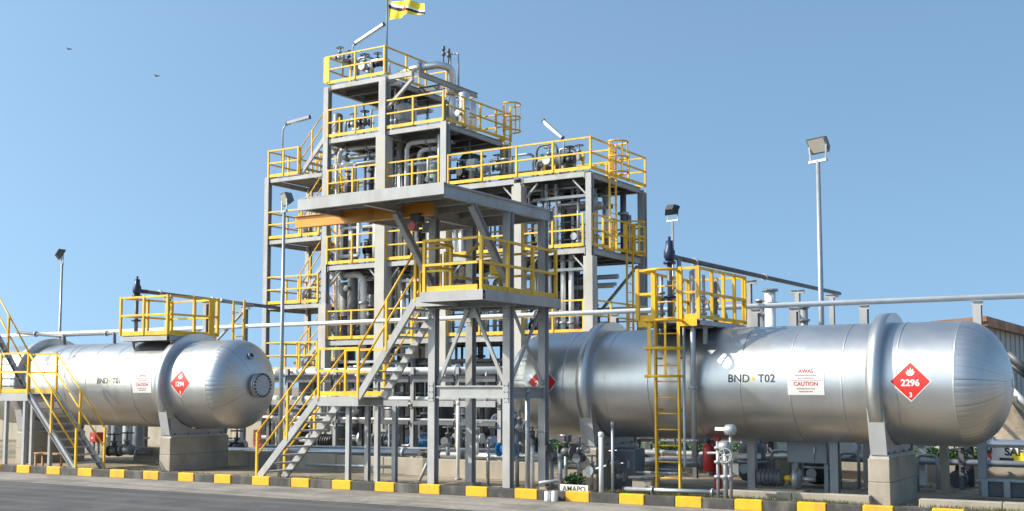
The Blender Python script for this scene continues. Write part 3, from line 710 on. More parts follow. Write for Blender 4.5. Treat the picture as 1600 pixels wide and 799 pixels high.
def vessel(label, x, y, z0, z1, r, m='dgrey', cat='vessel', group=None):
    t = thing('vertical_vessel', label, cat, (x, y, z0), group); h = z1 - z0
    lathe('vessel_shell', m, t, [(r * .2, 0), (r * .75, .04 * 1), (r, r * .45), (r, h - r * .45), (r * .75, h - .04), (r * .2, h)], (x, y, z0), n=20, sharp=False)
    for f in ((.22, .5, .78) if h > 1.4 else (.5,)): disc('stiffening_ring', 'galv', t, (x, y, z0 + h * f), (0, 0, 1), r * 1.09, .05, 20)
    member('nozzle', 'galv', t, (x, y - r * .9, z0 + h * .35), (x, y - r - .2, z0 + h * .35), 'tube', .12, None, 10)
    disc('nozzle_flange', 'galv', t, (x, y - r - .2, z0 + h * .35), (0, -1, 0), .11, .04, 12)
    return t
A = P
def vp(px, y0, y1, Y=33, r=.07, m='pipe', label='slim vertical pipe rising among the tower columns', group=GP, fl=True):
    a, b = A(px, y1, Y), A(px, y0, Y); b.x = a.x
    cn = {'galv': 'grey', 'white': 'white', 'pipe': 'silver', 'dgrey': 'dark'}[m]
    wh = 'hugging the right side of the thick column' if px < 625 else 'right of the thick column, below the fourth deck' if px < 665 else 'behind the stair top' if px < 690 else 'behind the gantry rail' if px < 730 else 'left part of the right bay' if px < 852 else 'middle of the right bay' if px < 885 else 'right part of the right bay'
    label = f'{"slim" if r < .06 else "thick"} {cn} riser, {wh}' + ('' if px < 830 else ', upper storey' if y0 < 300 else ', lower storey')
    pipe(label, [a, b], r, m, group=group, flanges=((0, .12), (0, .9)) if fl else ())
# between columns A and B, upper storeys
pipe('white elbowed pipe under the second deck turning down left of the thick column', [A(594, 228, 33), A(531, 233, 33), A(529, 262, 33), A(520, 262, 33)], .095, 'pipe', flanges=((0, .3), (0, .8)))
pipe('silver horizontal pipe stub below the elbowed pipe, left of the thick column', [A(594, 241, 33.1), A(537, 247, 33.1)], .10, 'pipe', flanges=((0, .25), (0, .9)))
pipe('yellow tinged pale pipe turning down beside the thick column', [A(523, 259, 32.8), A(589, 253, 32.8), A(588, 300, 32.8)], .07, 'white')
pipe('slim white riser running the full height left of the thick column', [A(525, 600, 32.4), A(526, 258, 32.4)], .055, 'white', flanges=((0, .2), (0, .55)))
pipe('square white pipe loop beside the slim white riser', [A(530, 402, 32.5), A(560, 399, 32.5), A(561, 325, 32.5)], .075, 'white', bend=.05)
pipe('large white elbow pipe dropping under the fourth deck', [A(530, 431, 32.8), A(568, 428, 32.8), A(568, 560, 32.8)], .12, 'white', flanges=((1, .35), (0, .2)))
pipe('pale fat pipe hugging the left side of the thick fireproofed column', [A(587, 402, 32.6), A(588, 336, 32.6)], .12, 'white')
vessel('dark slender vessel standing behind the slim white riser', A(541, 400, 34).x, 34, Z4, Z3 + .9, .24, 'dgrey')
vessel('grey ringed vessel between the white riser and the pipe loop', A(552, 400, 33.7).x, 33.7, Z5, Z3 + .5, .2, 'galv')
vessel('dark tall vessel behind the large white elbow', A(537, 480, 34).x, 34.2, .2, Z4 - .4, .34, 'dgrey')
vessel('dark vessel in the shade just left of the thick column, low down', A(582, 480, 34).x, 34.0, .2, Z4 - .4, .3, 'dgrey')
# between B and C
pipe('white pipe arching from the shade and running down right of the thick column', [A(694, 218, 33), A(636, 224, 33), A(634, 420, 33)], .085, 'white', flanges=((0, .15), (0, .45)))
pipe('second white arch pipe nested inside the taller arch', [A(682, 232, 33.2), A(655, 235, 33.2), A(654, 330, 33.2)], .085, 'white', flanges=((0, .3),))
pipe('thick grey riser with flanged head under the second deck', [A(626, 470, 33.1), A(626, 212, 33.1)], .12, 'pipe', flanges=((0, .97), (0, .5)))
pipe('small square white pipe loop near the canopy corner', [A(669, 285, 32.5), A(669, 247, 32.5), A(686, 245, 32.5), A(686, 210, 32.5)], .05, 'white', bend=.05)
for px in (612, 619): vp(px, 205, 480, 33.3, .055, 'galv')
for px, m_ in ((629, 'pipe'), (645, 'white'), (652, 'pipe'), (662, 'galv')): vp(px, 415, 560, 33.0, .1, m_)
for px in (668, 676, 685): vp(px, 320, 560, 32.8, .09, 'white')
for px in (702, 712, 722): vp(px, 330, 460, 33.2, .14, 'pipe')
vessel('pale drum vessel behind the gantry canopy, tucked by the third column', A(680, 270, 33.6).x, 33.6, Z3, Z3 + 1.6, .26, 'pipe')
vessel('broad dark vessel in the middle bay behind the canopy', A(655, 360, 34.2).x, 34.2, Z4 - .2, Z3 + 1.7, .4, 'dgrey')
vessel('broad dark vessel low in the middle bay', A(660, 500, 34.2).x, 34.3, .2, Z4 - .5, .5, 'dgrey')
# bay C-D, D-E
vessel('grey fractionating drum half hidden by the gantry canopy', A(742, 380, 34).x, 34.0, Z4, Z3 - .4, .38, 'pipe')
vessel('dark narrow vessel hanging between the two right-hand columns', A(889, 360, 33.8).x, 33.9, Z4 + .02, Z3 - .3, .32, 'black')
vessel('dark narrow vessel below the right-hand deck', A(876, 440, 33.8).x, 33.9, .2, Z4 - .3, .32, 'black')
for px in (858, 880, 893): vp(px, 395, 520, 32.7, .085, 'white')
for px, m_ in ((848, 'galv'), (854, 'white'), (869, 'white'), (904, 'galv')): vp(px, 288, 390, 32.8, .055, m_)
for px in (838, 842, 848): vp(px, 400, 500, 33.2, .06, 'galv')
pipe('pale rectangular pipe frame under the upper right deck', [A(827, 345, 33), A(827, 299, 33), A(904, 292, 33), A(904, 330, 33)], .05, 'galv', bend=.04)
# top deck: big silver vapour line
pipe('fat silver vapour line bending down at the right of the top deck', [A(622, 116, 33.6), A(650, 107, 33.6), A(688, 101, 33.9), A(706, 108, 34.3), A(707, 150, 34.6), A(707, 225, 34.6)], .14, 'pipe', flanges=((1, .2), (3, .9)), bend=.5)
pipe('thin pipe hoop standing beside the silver vapour line', [A(703, 185, 34.6), A(704, 84, 34.6), A(716, 84, 34.6), A(717, 185, 34.6)], .035, 'galv', bend=.05)
pipe('short white bent pipe under the top deck', [A(611, 118, 32.5), A(611, 132, 32.5), A(626, 130, 32.5)], .06, 'white', bend=.06)
vessel('pale insulated drum on the second deck under the outrigger', A(632, 170, 33.6).x, 33.6, Z2, Z2 + 1.35, .3, 'fire')
vessel('dark grey drum on the second deck near the left column', A(528, 170, 34.6).x, 34.6, Z2, Z1 - .3, .2, 'dgrey')
valve_spots = [
    ('valve with round wheel on the top deck, left end', (531, 90, 33), 1.3), ('valve cluster beside the lamp post on the top deck', (545, 98, 33.4), 1.5),
    ('valve in the middle of the top deck behind the rail', (570, 105, 33.2), 1.6), ('valve at the right end of the top deck railing', (590, 100, 33.6), 1.4),
    ('valve among the pipes on the second deck, left bay', (552, 195, 33), 1.4), ('valve beside the dark rail post on the second deck', (570, 192, 33.4), 1.5),
    ('valve on the second deck just right of the middle column', (613, 190, 33), 1.4),
    ('valve on the third deck right of the canopy corner', (722, 270, 33), 1.5), ('valve behind the third deck rail, second from the canopy', (752, 265, 33.3), 1.6),
    ('valve behind the third deck rail near the pale column', (778, 262, 33), 1.5), ('valve on the third deck under the tube lamp', (858, 252, 33.3), 1.6),
    ('valve on the third deck at the right of the tube lamp', (890, 250, 33), 1.5), ('valve on the third deck close to the front corner', (905, 246, 34), 1.4),
    ('valve on the fourth deck between the right columns', (845, 375, 33), 1.3), ('valve on the fourth deck left of the front corner column', (900, 370, 33), 1.3),
    ('valve at low deck level right of the gantry', (835, 510, 33), 1.4), ('valve at low deck level near the tank collar', (880, 505, 33.2), 1.4),
    ('valve at low deck level behind the stair rail', (560, 520, 33), 1.4), ('valve beside the slim white riser on the third deck', (545, 285, 33.2), 1.4),
    ('valve at the foot of the pipe loop on the fourth deck', (575, 392, 33.2), 1.4)]
for i, (lb, (x_, y_, Y_), s_) in enumerate(valve_spots):
    valve(lb, A(x_, y_, Y_), random.choice(((1, 0, 0), (0, 1, 0), (1, .3, 0))), s_ * .72, m=('galv', 'dgrey', 'galv', 'black')[i % 4], wm=('dgrey', 'galv', 'black')[i % 3])
GL = 'pipe loops on the tower decks'
for (x_, y_, Y_) in ((535, 108, 33.2), (560, 106, 33.8), (580, 104, 33.2), (540, 200, 33.3), (580, 195, 33.4), (735, 274, 33.2), (765, 272, 33.5), (800, 268, 33.4), (840, 265, 33.3), (875, 262, 33.4)):
    p = A(x_, y_ + 12, Y_); w_ = random.uniform(.3, .7); h = random.uniform(.5, .9)
    m_ = random.choice(('galv', 'pipe', 'dgrey')); dk = 'top' if y_ < 130 else 'second' if y_ < 230 else 'third'
    pipe({'galv': 'grey', 'pipe': 'silver', 'dgrey': 'dark'}[m_] + f' pipe loop on the {dk} deck, {"near" if Y_ < 33.35 else "behind"} the ' + ('lamp post' if x_ < 545 else 'middle of the rail' if x_ < 570 else 'thick column' if x_ < 600 else 'canopy corner' if x_ < 750 else 'pale column' if x_ < 820 else 'tube lamp'), [p, p + V((0, 0, h)), p + V((w_, 0, h)), p + V((w_, .3, h)), p + V((w_, .3, 0))], .045, m_, group=GL, bend=.08, n=8)
hd = thing('horizontal_drum', 'dark horizontal drum lying on the third deck near the tube lamp', 'drum', A(868, 255, 34.4))
c_ = A(868, 253, 34.6); lathe('drum_shell', 'dgrey', hd, [(.08, -.75), (.26, -.68), (.33, -.5), (.33, .5), (.26, .68), (.08, .75)], c_, (1, 0, 0), 20, False)
for dx_ in (-.4, .4): box('drum_saddle', 'grey', hd, (c_.x + dx_ - .05, c_.y - .25, Z3), (c_.x + dx_ + .05, c_.y + .25, c_.z - .2))
p_ = A(850, 232, 34); pipe('thin arched pipe above the third deck beside the tube lamp', [A(838, 262, 34), A(839, 229, 34), A(868, 224, 34), A(872, 240, 34)], .04, 'dgrey', bend=.2)
# dense background of risers, trays and boxes inside the tower
random.seed(41)
bays = ((XA, XB, 'first and second'), (XB, XC, 'second and third'), (XC, XD, 'third and fourth'), (XD, XE, 'fourth and fifth'))
lev = ((.2, Z5 - .3, 'lowest'), (Z5, Z4 - .3, 'lower'), (Z4, Z3 - .3, 'middle'), (Z3, Z2 - .3, 'upper'), (Z2, Z1 - .4, 'top'))
for bi, (a_, b_, bn_) in enumerate(bays):
    for li, (z0, z1, ln_) in enumerate(lev):
        if li == 3 and bi > 1 or li == 4 and bi > 0: continue
        for q in range(15 if bi < 2 else 11):
            x = random.uniform(a_ + .25, b_ - .25); y = random.uniform(32.9, 35.5); m_ = random.choice(('white', 'galv', 'pipe', 'dgrey', 'dgrey', 'galv')); r_ = random.choice((.03, .035, .05, .05, .075, .11))
            nm = {'white': 'white', 'galv': 'grey', 'pipe': 'silver', 'dgrey': 'dark'}[m_]; sz = 'slim' if r_ < .06 else 'thick'
            zt_ = z1 + .25 if random.random() < .7 else z0 + random.uniform(.9, 1.6)
            pipe(f'{sz} {nm} riser in the {ln_} storey between {bn_} tower columns', [(x, y, z0), (x, y, zt_)], r_, m_, group=GP, flanges=((0, random.uniform(.15, .4)), (0, random.uniform(.6, .9))), n=8)
        for q in range(2):
            z = random.uniform(z0 + (z1 - z0) * .55, z1); y = random.uniform(32.5, 35.4); m_ = random.choice(('galv', 'pipe', 'white')); x0_ = random.uniform(a_ + .2, a_ + .9)
            pipe(f'{m_.replace("galv", "grey").replace("pipe", "silver")} level pipe, {ln_} storey, between {bn_} tower columns', [(x0_, y, z0 + .1), (x0_, y, z), (b_ - .2, y, z)], random.choice((.045, .06, .08)), m_, group='level pipes inside the tower', bend=.15, n=8)
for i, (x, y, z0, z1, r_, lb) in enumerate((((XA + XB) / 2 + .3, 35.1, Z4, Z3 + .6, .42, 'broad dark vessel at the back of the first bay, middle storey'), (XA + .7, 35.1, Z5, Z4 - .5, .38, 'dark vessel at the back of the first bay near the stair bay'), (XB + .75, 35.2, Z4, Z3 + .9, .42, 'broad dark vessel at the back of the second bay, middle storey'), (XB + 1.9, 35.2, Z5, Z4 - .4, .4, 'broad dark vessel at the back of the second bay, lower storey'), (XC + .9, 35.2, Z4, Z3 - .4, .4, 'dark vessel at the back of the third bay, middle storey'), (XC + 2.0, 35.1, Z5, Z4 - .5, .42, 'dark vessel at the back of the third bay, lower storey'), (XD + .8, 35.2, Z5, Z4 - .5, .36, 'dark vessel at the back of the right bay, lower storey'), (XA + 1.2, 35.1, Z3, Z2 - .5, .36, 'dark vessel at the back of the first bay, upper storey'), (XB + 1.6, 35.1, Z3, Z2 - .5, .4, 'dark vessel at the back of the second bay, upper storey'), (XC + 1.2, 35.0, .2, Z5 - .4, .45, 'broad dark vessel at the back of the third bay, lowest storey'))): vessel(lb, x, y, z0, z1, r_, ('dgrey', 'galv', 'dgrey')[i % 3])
for i, (a_, b_) in enumerate(((XA, XB), (XB, XC), (XC, XD), (XD, XE))):
    for z in ((Z5 + Z4) / 2 + .25, (Z4 + Z3) / 2 + .3): member('mid_beam', 'grey', tow, (a_ + .15, 33.9, z), (b_ - .15, 33.9, z), 'H', .1, .12, .01)
    for z0, z1 in ((Z5, Z4 - .25), (Z4, Z3 - .25)): member('knee_brace', 'grey', tow, (a_ + .12, YF + .08, z1 - .55), (a_ + .65, YF + .08, z1), 'box', .06, .05); member('knee_brace', 'grey', tow, (b_ - .12, YF + .08, z1 - .55), (b_ - .65, YF + .08, z1), 'box', .06, .05)
    for z in (Z4, Z3): R(a_ + .2, 34.0, b_ - .2, 34.0, z)
for i, (px, py, lb) in enumerate(((573, 470, 'pale junction box in the first bay, beside the large white elbow'), (556, 195, 'small junction box behind the second deck rail'), (665, 262, 'pale junction box near the canopy corner'), (735, 258, 'grey junction box behind the third deck rail'), (893, 325, 'grey junction box in the right bay, high up'), (842, 360, 'grey junction box on the fourth deck'))):
    q = P(px, py, 33.6); t = thing('junction_box', lb, 'junction box', q); box('box_body', 'signpale' if i in (0, 2) else 'galv', t, q - V((.2, 0, .22)), q + V((.2, .2, .22)), .01); box('box_door', 'galv', t, q + V((-.17, -.014, -.19)), q + V((.17, -.002, .19))); member('box_post', 'grey', t, q + V((0, .1, -.225)), (q.x, q.y + .1, q.z - .85), 'box', .06, .06)
for i, (x, z0, z1, y, lb) in enumerate(((-22.2, Z2, Z2 + 1.3, 33.2, 'pale upright drum on the second deck, nearest the corner'), (-22.3 - .35, Z2, Z2 + 1.25, 34.3, 'pale upright drum on the second deck, behind the corner drum'), (-23.3, Z2, Z2 + 1.1, 34.8, 'pale upright drum at the back of the second deck'))): vessel(lb, x - .55, y, z0, z1, .2, 'pipe')
# ------------------------------------------------------------------ tube lamps on the tower
def tube_lamp(label, base, knee, a, b):
    t = thing('tube_lamp', label, 'lamp', base)
    tube('lamp_post', 'galv', t, [base, knee, a], .03, 8, .1)
    member('lamp_housing', 'galv', t, a, b, 'box', .13, .10); d = (V(b) - V(a)).normalized()
    member('lamp_tube', 'white', t, V(a) + d * .06 - U * .07, V(b) - d * .06 - U * .07, 'tube', .05, None, 8)
    for q in (a, b): disc('end_cap', 'dgrey', t, q, d, .085, .03, 10)
    return t
tube_lamp('tube lamp on a bent post above the upper stair landing', A(441, 262, 32), A(442, 203, 32), A(448, 193, 32), A(484, 183, 32.2))
tube_lamp('tube lamp raised high over the top deck near the flagpole', A(551, 110, 32.6), A(551, 74, 32.6), A(555, 68, 32.6), A(600, 38, 32.6))
tube_lamp('tube lamp slanting over the third deck at the right', A(883, 262, 33), A(881, 222, 33), A(879, 216, 33), A(849, 189, 33))
# antennas beside the vapour line
for px, t_ in ((693, 72), (701, 76)):
    a = A(px, 100, 34.4); b = A(px, t_, 34.4); t = thing('vent_rod', 'dark vent rod on the vapour line, ' + ('left one' if px < 700 else 'right one'), 'vent', a, 'vent rods on the vapour line')
    member('rod', 'dgrey', t, a, (a.x, a.y, b.z), 'tube', .05, None, 8); lathe('rod_cap', 'dgrey', t, [(.03, -.1), (.08, -.04), (.08, .04), (.03, .1)], (a.x, a.y, a.z + (b.z - a.z) * .55), n=10); lathe('rod_tip', 'dgrey', t, [(.06, -.08), (.06, .08)], (a.x, a.y, b.z - .1), n=8)
# ------------------------------------------------------------------ flag
fb = A(604, 112, 32.6); ft = A(607, -14, 32.6); ft.x = fb.x + .05
fl = thing('flag', 'yellow flag with black and white slanting bands flying over the tower', 'flag', fb)
member('flag_pole', 'dgrey', fl, fb, (fb.x, fb.y, ft.z), 'tube', .055, None, 8)
NX, NZ = 48, 26; FL, FH = 1.72, .74; tz = A(606, 0, 32.6).z
cells = {'fyellow': [], 'fblack': [], 'fwhite': []}
def fpt(u, v):      # u along the fly, v down the hoist
    return V((fb.x + .04 + u * FL * .96, fb.y + .10 * math.sin(u * 9) * u ** .5 + .05 * math.sin(u * 17 + v * 2), tz - v * FH * (1 - .50 * u) - u * .40 - .03 * math.sin(u * 8)))
for i in range(NX):
    for j in range(NZ):
        u, v = (i + .5) / NX, (j + .5) / NZ; b_ = .12 + u * .62         # the bands slant from top hoist to lower fly
        k_ = 'fwhite' if b_ - .06 < v < b_ + .09 else 'fblack' if b_ + .09 <= v < b_ + .27 else 'fyellow'
        cells[k_].append((i, j))
for k_, cs in cells.items():
    vs, fs = [], []
    for i, j in cs:
        n_ = len(vs); vs += [fpt(i / NX, j / NZ), fpt((i + 1) / NX, j / NZ), fpt((i + 1) / NX, (j + 1) / NZ), fpt(i / NX, (j + 1) / NZ)]; fs.append((n_, n_ + 1, n_ + 2, n_ + 3))
    bm = bmesh.new(); me = from_data('flag_cloth_mesh', [v - V((fb.x, fb.y, tz)) for v in vs], fs); bm.from_mesh(me); bmesh.ops.remove_doubles(bm, verts=bm.verts, dist=1e-4); bm.to_mesh(me); bm.free()
    for p in me.polygons: p.use_smooth = True
    obj({'fyellow': 'yellow_field', 'fblack': 'black_band', 'fwhite': 'white_band'}[k_], me, k_, fl, Matrix.Translation((fb.x, fb.y, tz)))
vs, fs = [], []      # red crest: crescent, wings and mast
def crest(poly):
    n_ = len(vs)
    for u, v in poly: q = fpt(.48 + u, .55 + v); vs.append(q + V((0, -.02, 0)))
    fs.append(tuple(range(n_, n_ + len(poly))))
for k_ in range(8):
    a0, a1 = math.pi * k_ / 8, math.pi * (k_ + 1) / 8
    crest([(.10 * math.cos(a0), .16 * math.sin(a0) ), (.10 * math.cos(a1), .16 * math.sin(a1)), (.075 * math.cos(a1), .09 * math.sin(a1)), (.075 * math.cos(a0), .09 * math.sin(a0))])
crest([(-.012, -.2), (.012, -.2), (.012, .1), (-.012, .1)]); crest([(-.06, -.08), (.06, -.08), (.04, -.03), (-.04, -.03)]); crest([(-.035, -.2), (.035, -.2), (.03, -.15), (-.03, -.15)])
bm = bmesh.new(); me = from_data('crest_mesh', [v - V((fb.x, fb.y, tz)) for v in vs], fs); obj('red_crest', me, 'fred', fl, Matrix.Translation((fb.x, fb.y, tz)))
# ------------------------------------------------------------------ ladder platform on the right tank
TZ = 3.523
lp = thing('ladder_platform', 'yellow caged ladder and railed platform over the right tank', 'platform', (-9.5, 21.17, .05))
lx = (P(1025, 600, 21.17).x + P(1061, 600, 21.17).x) / 2; lw = P(1061, 600, 21.17).x - P(1025, 600, 21.17).x
ladder(lp, (lx, 21.17, .1), (lx, 21.17, TZ + 1.0), lw, rail=.085, rung=.3)
cage(lp, (lx, 21.17), P(1040, 588, 20.83).z, TZ - .02, .36, (0, -1, 0), hoops=3, straps=4)
for z in (P(1040, 640, 21.24).z, P(1040, 560, 21.24).z):
    for s in (-1, 1): member('standoff', 'yellow', lp, (lx + s * lw / 2, 21.17, z), (lx + s * lw / 2, 21.46, z), 'box', .04, .04)
pa = P(990, 502, 20.93).x; pb = P(1082, 500, 20.93).x; pd = 23.7
box('deck_plate', 'grating', lp, (pa, 21.20, TZ - .05), (pb, pd, TZ))
member('deck_beam', 'yellow', lp, (pa, 21.17, TZ - .06), (lx - lw / 2 - .05, 21.17, TZ - .06), 'C', .05, .13, .01)
member('deck_beam', 'yellow', lp, (lx + lw / 2 + .05, 21.17, TZ - .06), (pb, 21.17, TZ - .06), 'C', .05, .13, .01)
member('deck_beam', 'grey', lp, (pb + .03, 21.20, TZ - .06), (pb + .03, pd, TZ - .06), 'C', .05, .09, .01)
member('deck_beam', 'grey', lp, (pa - .03, 21.20, TZ - .06), (pa - .03, pd, TZ - .06), 'C', .05, .09, .01)
railing(lp, (pa - .02, 21.17, TZ), (lx - lw / 2 - .04, 21.17, TZ), step=.6, post=.07)
railing(lp, (lx + lw / 2 + .06, 21.17, TZ), (pb + .03, 21.17, TZ), step=.5, post=.07)
railing(lp, (pb + .03, 21.24, TZ), (pb + .03, pd, TZ), step=.62, ends=(False, True), toe=.07); railing(lp, (pa - .02, 21.24, TZ), (pa - .02, pd, TZ), step=.8, ends=(False, True)); railing(lp, (pa, pd, TZ), (pb, pd, TZ), step=.8)
for x in (pa + .1, pb - .1):
    for y in (21.8, 23.3): member('platform_leg', 'grey', lp, (x, y, TZ - .6), (x, y, TZ - .06), 'box', .07, .07)
for z in (TZ + .98,): tube('top_hoop', 'yellow', lp, [(lx - lw / 2, 21.17, z), (lx - lw / 2 - .1, 20.84, z), (lx, 20.66, z), (lx + lw / 2 + .1, 20.84, z), (lx + lw / 2, 21.17, z)], .03, 6, .15)
for i, (px, y0, y1, Y_, r_, m_, lb) in enumerate(((1062, 405, 500, 22.5, .05, 'galv', 'grey nozzle pipe beside the blue valve on the right platform'), (1100, 430, 500, 22.8, .035, 'galv', 'thin grey pipe in the middle of the right platform'), (1118, 440, 500, 23.0, .045, 'dgrey', 'dark pipe near the right end of the right platform'), (1034, 430, 500, 22.4, .04, 'galv', 'grey pipe behind the ladder cage on the right platform'))):
    a, b = P(px, y1, Y_), P(px, y0, Y_); b.x = a.x; t = thing('nozzle_pipe', lb, 'pipe', (a.x, Y_, 3.3)); member('pipe', m_, t, (a.x, Y_, 3.3), b, 'tube', 2 * r_, None, 10)
    for f in (.35, .7): disc('flange', 'galv', t, (a.x, Y_, 3.3 + (b.z - 3.3) * f), (0, 0, 1), r_ * 2, .05, 12)
    wheel('hand_wheel', 'dgrey', t, (a.x, Y_ - r_ - .06, 3.3 + (b.z - 3.3) * .55), (0, -1, 0), .11, .012)
member('stay', 'grey', lp, P(1118, 436, 23.2), P(1136, 500, 23.2), 'box', .06, .05)
# ---- small platform on the left tank
TL = 3.554
ls = thing('tank_platform', 'small yellow railed platform on top of the left tank', 'platform', (-24.4, 21.6, 3.0))
qa, qb, qy0, qy1 = P(189, 525, 20.78).x, P(262, 525, 20.78).x, 20.78, 22.5
box('deck_plate', 'grating', ls, (qa, qy0 + .04, TL - .05), (qb, qy1 - .04, TL)); 
for y in (qy0, qy1): member('deck_beam', 'grey', ls, (qa, y, TL - .08), (qb, y, TL - .08), 'C', .06, .12, .01)
for x in (qa + .01, qb - .01): member('deck_beam', 'grey', ls, (x, qy0 + .05, TL - .081), (x, qy1 - .05, TL - .081), 'C', .06, .12, .01)
railing(ls, (qa, qy0 - .02, TL), (qb, qy0 - .02, TL), step=.9); railing(ls, (qb, qy0 + .05, TL), (qb, qy1, TL), step=.8, ends=(False, True)); railing(ls, (qa, qy0 + .05, TL), (qa, qy1, TL), step=.8, ends=(False, True)); railing(ls, (qa, qy1 + .02, TL), (qb, qy1 + .02, TL), step=.9)
box('access_gate', 'yellow', ls, (qb + .04, qy1 - .36, TL + .02), (qb + .07, qy1 - .16, TL + 1.0), .005)
for x in (qa + .15, qb - .15):
    for y in (qy0 + .3, qy1 - .3): member('platform_leg', 'grey', ls, (x, y, TL - .55), (x, y, TL - .14), 'box', .06, .06)
ladder(ls, (qb + .45, qy1 + .35, 2.6), (qb + .45, qy1 + .35, TL + 1.0), .4)
# ---- vent valves and vapour pipes on the tank tops
def tank_top(xpx, ytop, ypipe, Yc, pend, ypend, label, lab2, zbot, col_, ybot=None):
    a = P(xpx, ypipe, Yc); t = thing('relief_valve', label, 'valve', (a.x, Yc, zbot))
    member('riser', 'dgrey', t, (a.x, Yc, zbot), (a.x, Yc, a.z - .1), 'tube', .11, None, 12)
    disc('flange', col_, t, (a.x, Yc, zbot + (a.z - zbot) * .45), (0, 0, 1), .13, .05, 14); disc('flange', col_, t, (a.x, Yc, a.z - .12), (0, 0, 1), .13, .06, 14)
    top = P(xpx, ytop, Yc).z
    lathe('valve_body', col_, t, [(.07, -.1), (.12, 0), (.12, .12), (.08, .2), (.075, (top - a.z) * .8), (.03, (top - a.z) * .82), (.03, top - a.z)], (a.x, Yc, a.z), n=12)
    member('outlet', col_, t, (a.x, Yc, a.z + .02), (a.x, Yc + .35, a.z + .02), 'tube', .12, None, 12)
    y1 = Yfor(a.x, a.z, pend); z1 = P(pend, ypend, y1).z
    pipe(lab2, [(a.x, Yc + .36, a.z + .02), (a.x, y1, z1), (a.x + .0, y1 + .01, z1 - .02)], .055, 'dgrey', flanges=((0, .08), (0, .45)))
    return a, y1, z1
ra, ry, rz_ = tank_top(1046, 370, 402, 22.29, 1312, 459, 'dark blue relief valve standing on the right tank platform', 'long grey vent pipe running back from the blue valve of the right tank', 3.38, 'navy')
la, ly, lz = tank_top(214, 432, 456, 21.71, 440, 482, 'dark blue relief valve standing on the left tank platform', 'long grey vent pipe running back from the blue valve of the left tank', 3.38, 'navy')
def trestle(label, x, y, z, h=.0, arm=.2, w_=.13, m='grey'):
    t = thing('pipe_support', label, 'pipe support', (x, y, .05))
    member('support_post', m, t, (x, y, .05), (x, y, z - .09), 'H', w_, w_, .012); member('support_arm', m, t, (x - arm, y, z - .05), (x + arm, y, z - .05), 'H', .09, .09, .008)
    box('foot_plate', m, t, (x - .14, y - .14, .051), (x + .14, y + .14, .075)); return t
for px, yq, lb in ((1170, 437, 'grey T-shaped pipe support just right of the yellow tank platform'), (1246, 452, 'grey T-shaped pipe support left of the tall floodlight pole'), (1300, 459, 'grey T-shaped pipe support at the end of the sloping vent pipe')):
    y = Yfor(ra.x, 4.6, px); trestle(lb, ra.x, y, P(px, yq, y).z - .02)
for px, yq, lb in ((262, 462, 'grey pipe support rising behind the left tank platform'), (322, 470, 'grey pipe support with a boxed head behind the left tank'), (383, 478, 'braced grey pipe support behind the dome of the left tank')):
    y = Yfor(la.x, 4.3, px); z = P(px, yq, y).z; t = trestle(lb, la.x, y, z - .02)
    if px > 380: member('knee_brace', 'grey', t, (la.x, y - 1.6, z - 1.5), (la.x, y - .1, z - .2), 'box', .08, .06)
pipe('short pipe under the sloping vent pipe of the left tank', [(la.x + .25, Yfor(la.x, 4.3, 335), lz + .08), (la.x + .25, Yfor(la.x, 4.2, 385), lz - .02)], .05, 'galv')
# crossing pipe behind both tanks
z0, z1 = P(970, 483, 25).z, P(1600, 462, 25).z
pipe('long pale pipe running level behind both tanks', [(-46, 25, 3.98), (P(600, 500, 25).x, 25, 4.02), (P(1610, 462, 25).x + 3, 25, z1)], .062, 'white', flanges=((0, .3), (1, .25), (1, .88)), bend=1)
for px, lb in ((1350, 'short grey pipe support seen over the collar of the right tank'), (1527, 'grey pipe support seen over the dome of the right tank'), (1240, 'grey pipe support under the level pipe beside the floodlight pole'), (960, 'grey pipe support behind the yellow ladder cage'), (1180, 'slim pipe support behind the right tank platform'), (310, 'slim grey pipe support behind the left tank collar')):
    p = P(px, 480, 25); trestle(lb, p.x, 25, 3.95, arm=.11, w_=.16)
for px, yt, r_, lb in ((1203, 452, .13, 'pale vertical pipe with flanged top behind the right tank'), (1188, 468, .09, 'short capped pipe behind the right tank, left of the pale one'), (1256, 478, .09, 'dark capped stub behind the right tank by the floodlight pole')):
    p = P(px, yt, 27); t = thing('capped_pipe', lb, 'pipe', (p.x, 27, .05)); member('pipe', 'white' if r_ > .1 else 'galv', t, (p.x, 27, .05), p, 'tube', 2 * r_, None, 14); disc('flange', 'galv', t, p + V((0, 0, -.03)), (0, 0, 1), r_ * 1.5, .06, 14); disc('flange', 'galv', t, p + V((0, 0, -.35)), (0, 0, 1), r_ * 1.5, .06, 14)
# dark pipe over the left tank
pipe('dark pipe bending down onto the left tank near the frame edge', [P(28, 520, 21.7), P(100, 526, 21.7), P(101, 541, 21.7)], .05, 'dgrey', flanges=((0, .4),), bend=.08)
pipe('thin dark pipe between the bent pipe and the platform of the left tank', [P(179, 537, 21.7), P(179, 521, 21.7), P(100, 524, 21.8)], .045, 'dgrey', flanges=((1, .15),), bend=.07)
# vertical pipe at the right of the ladder
pipe('dark and silver downpipe in front of the right tank, right of the ladder', [P(1081, 420, 21.3), P(1083, 600, 21.3), P(1085, 718, 21.3), P(1085, 722, 21.3)], .055, 'galv', flanges=((0, .45), (1, .05), (1, .75)))
pipe('thin conduit on the right rail of the yellow ladder bending under the tank', [P(1068, 500, 21.2), P(1070, 733, 21.2), P(1060, 740, 21.7), P(995, 738, 22)], .03, 'galv', bend=.12)
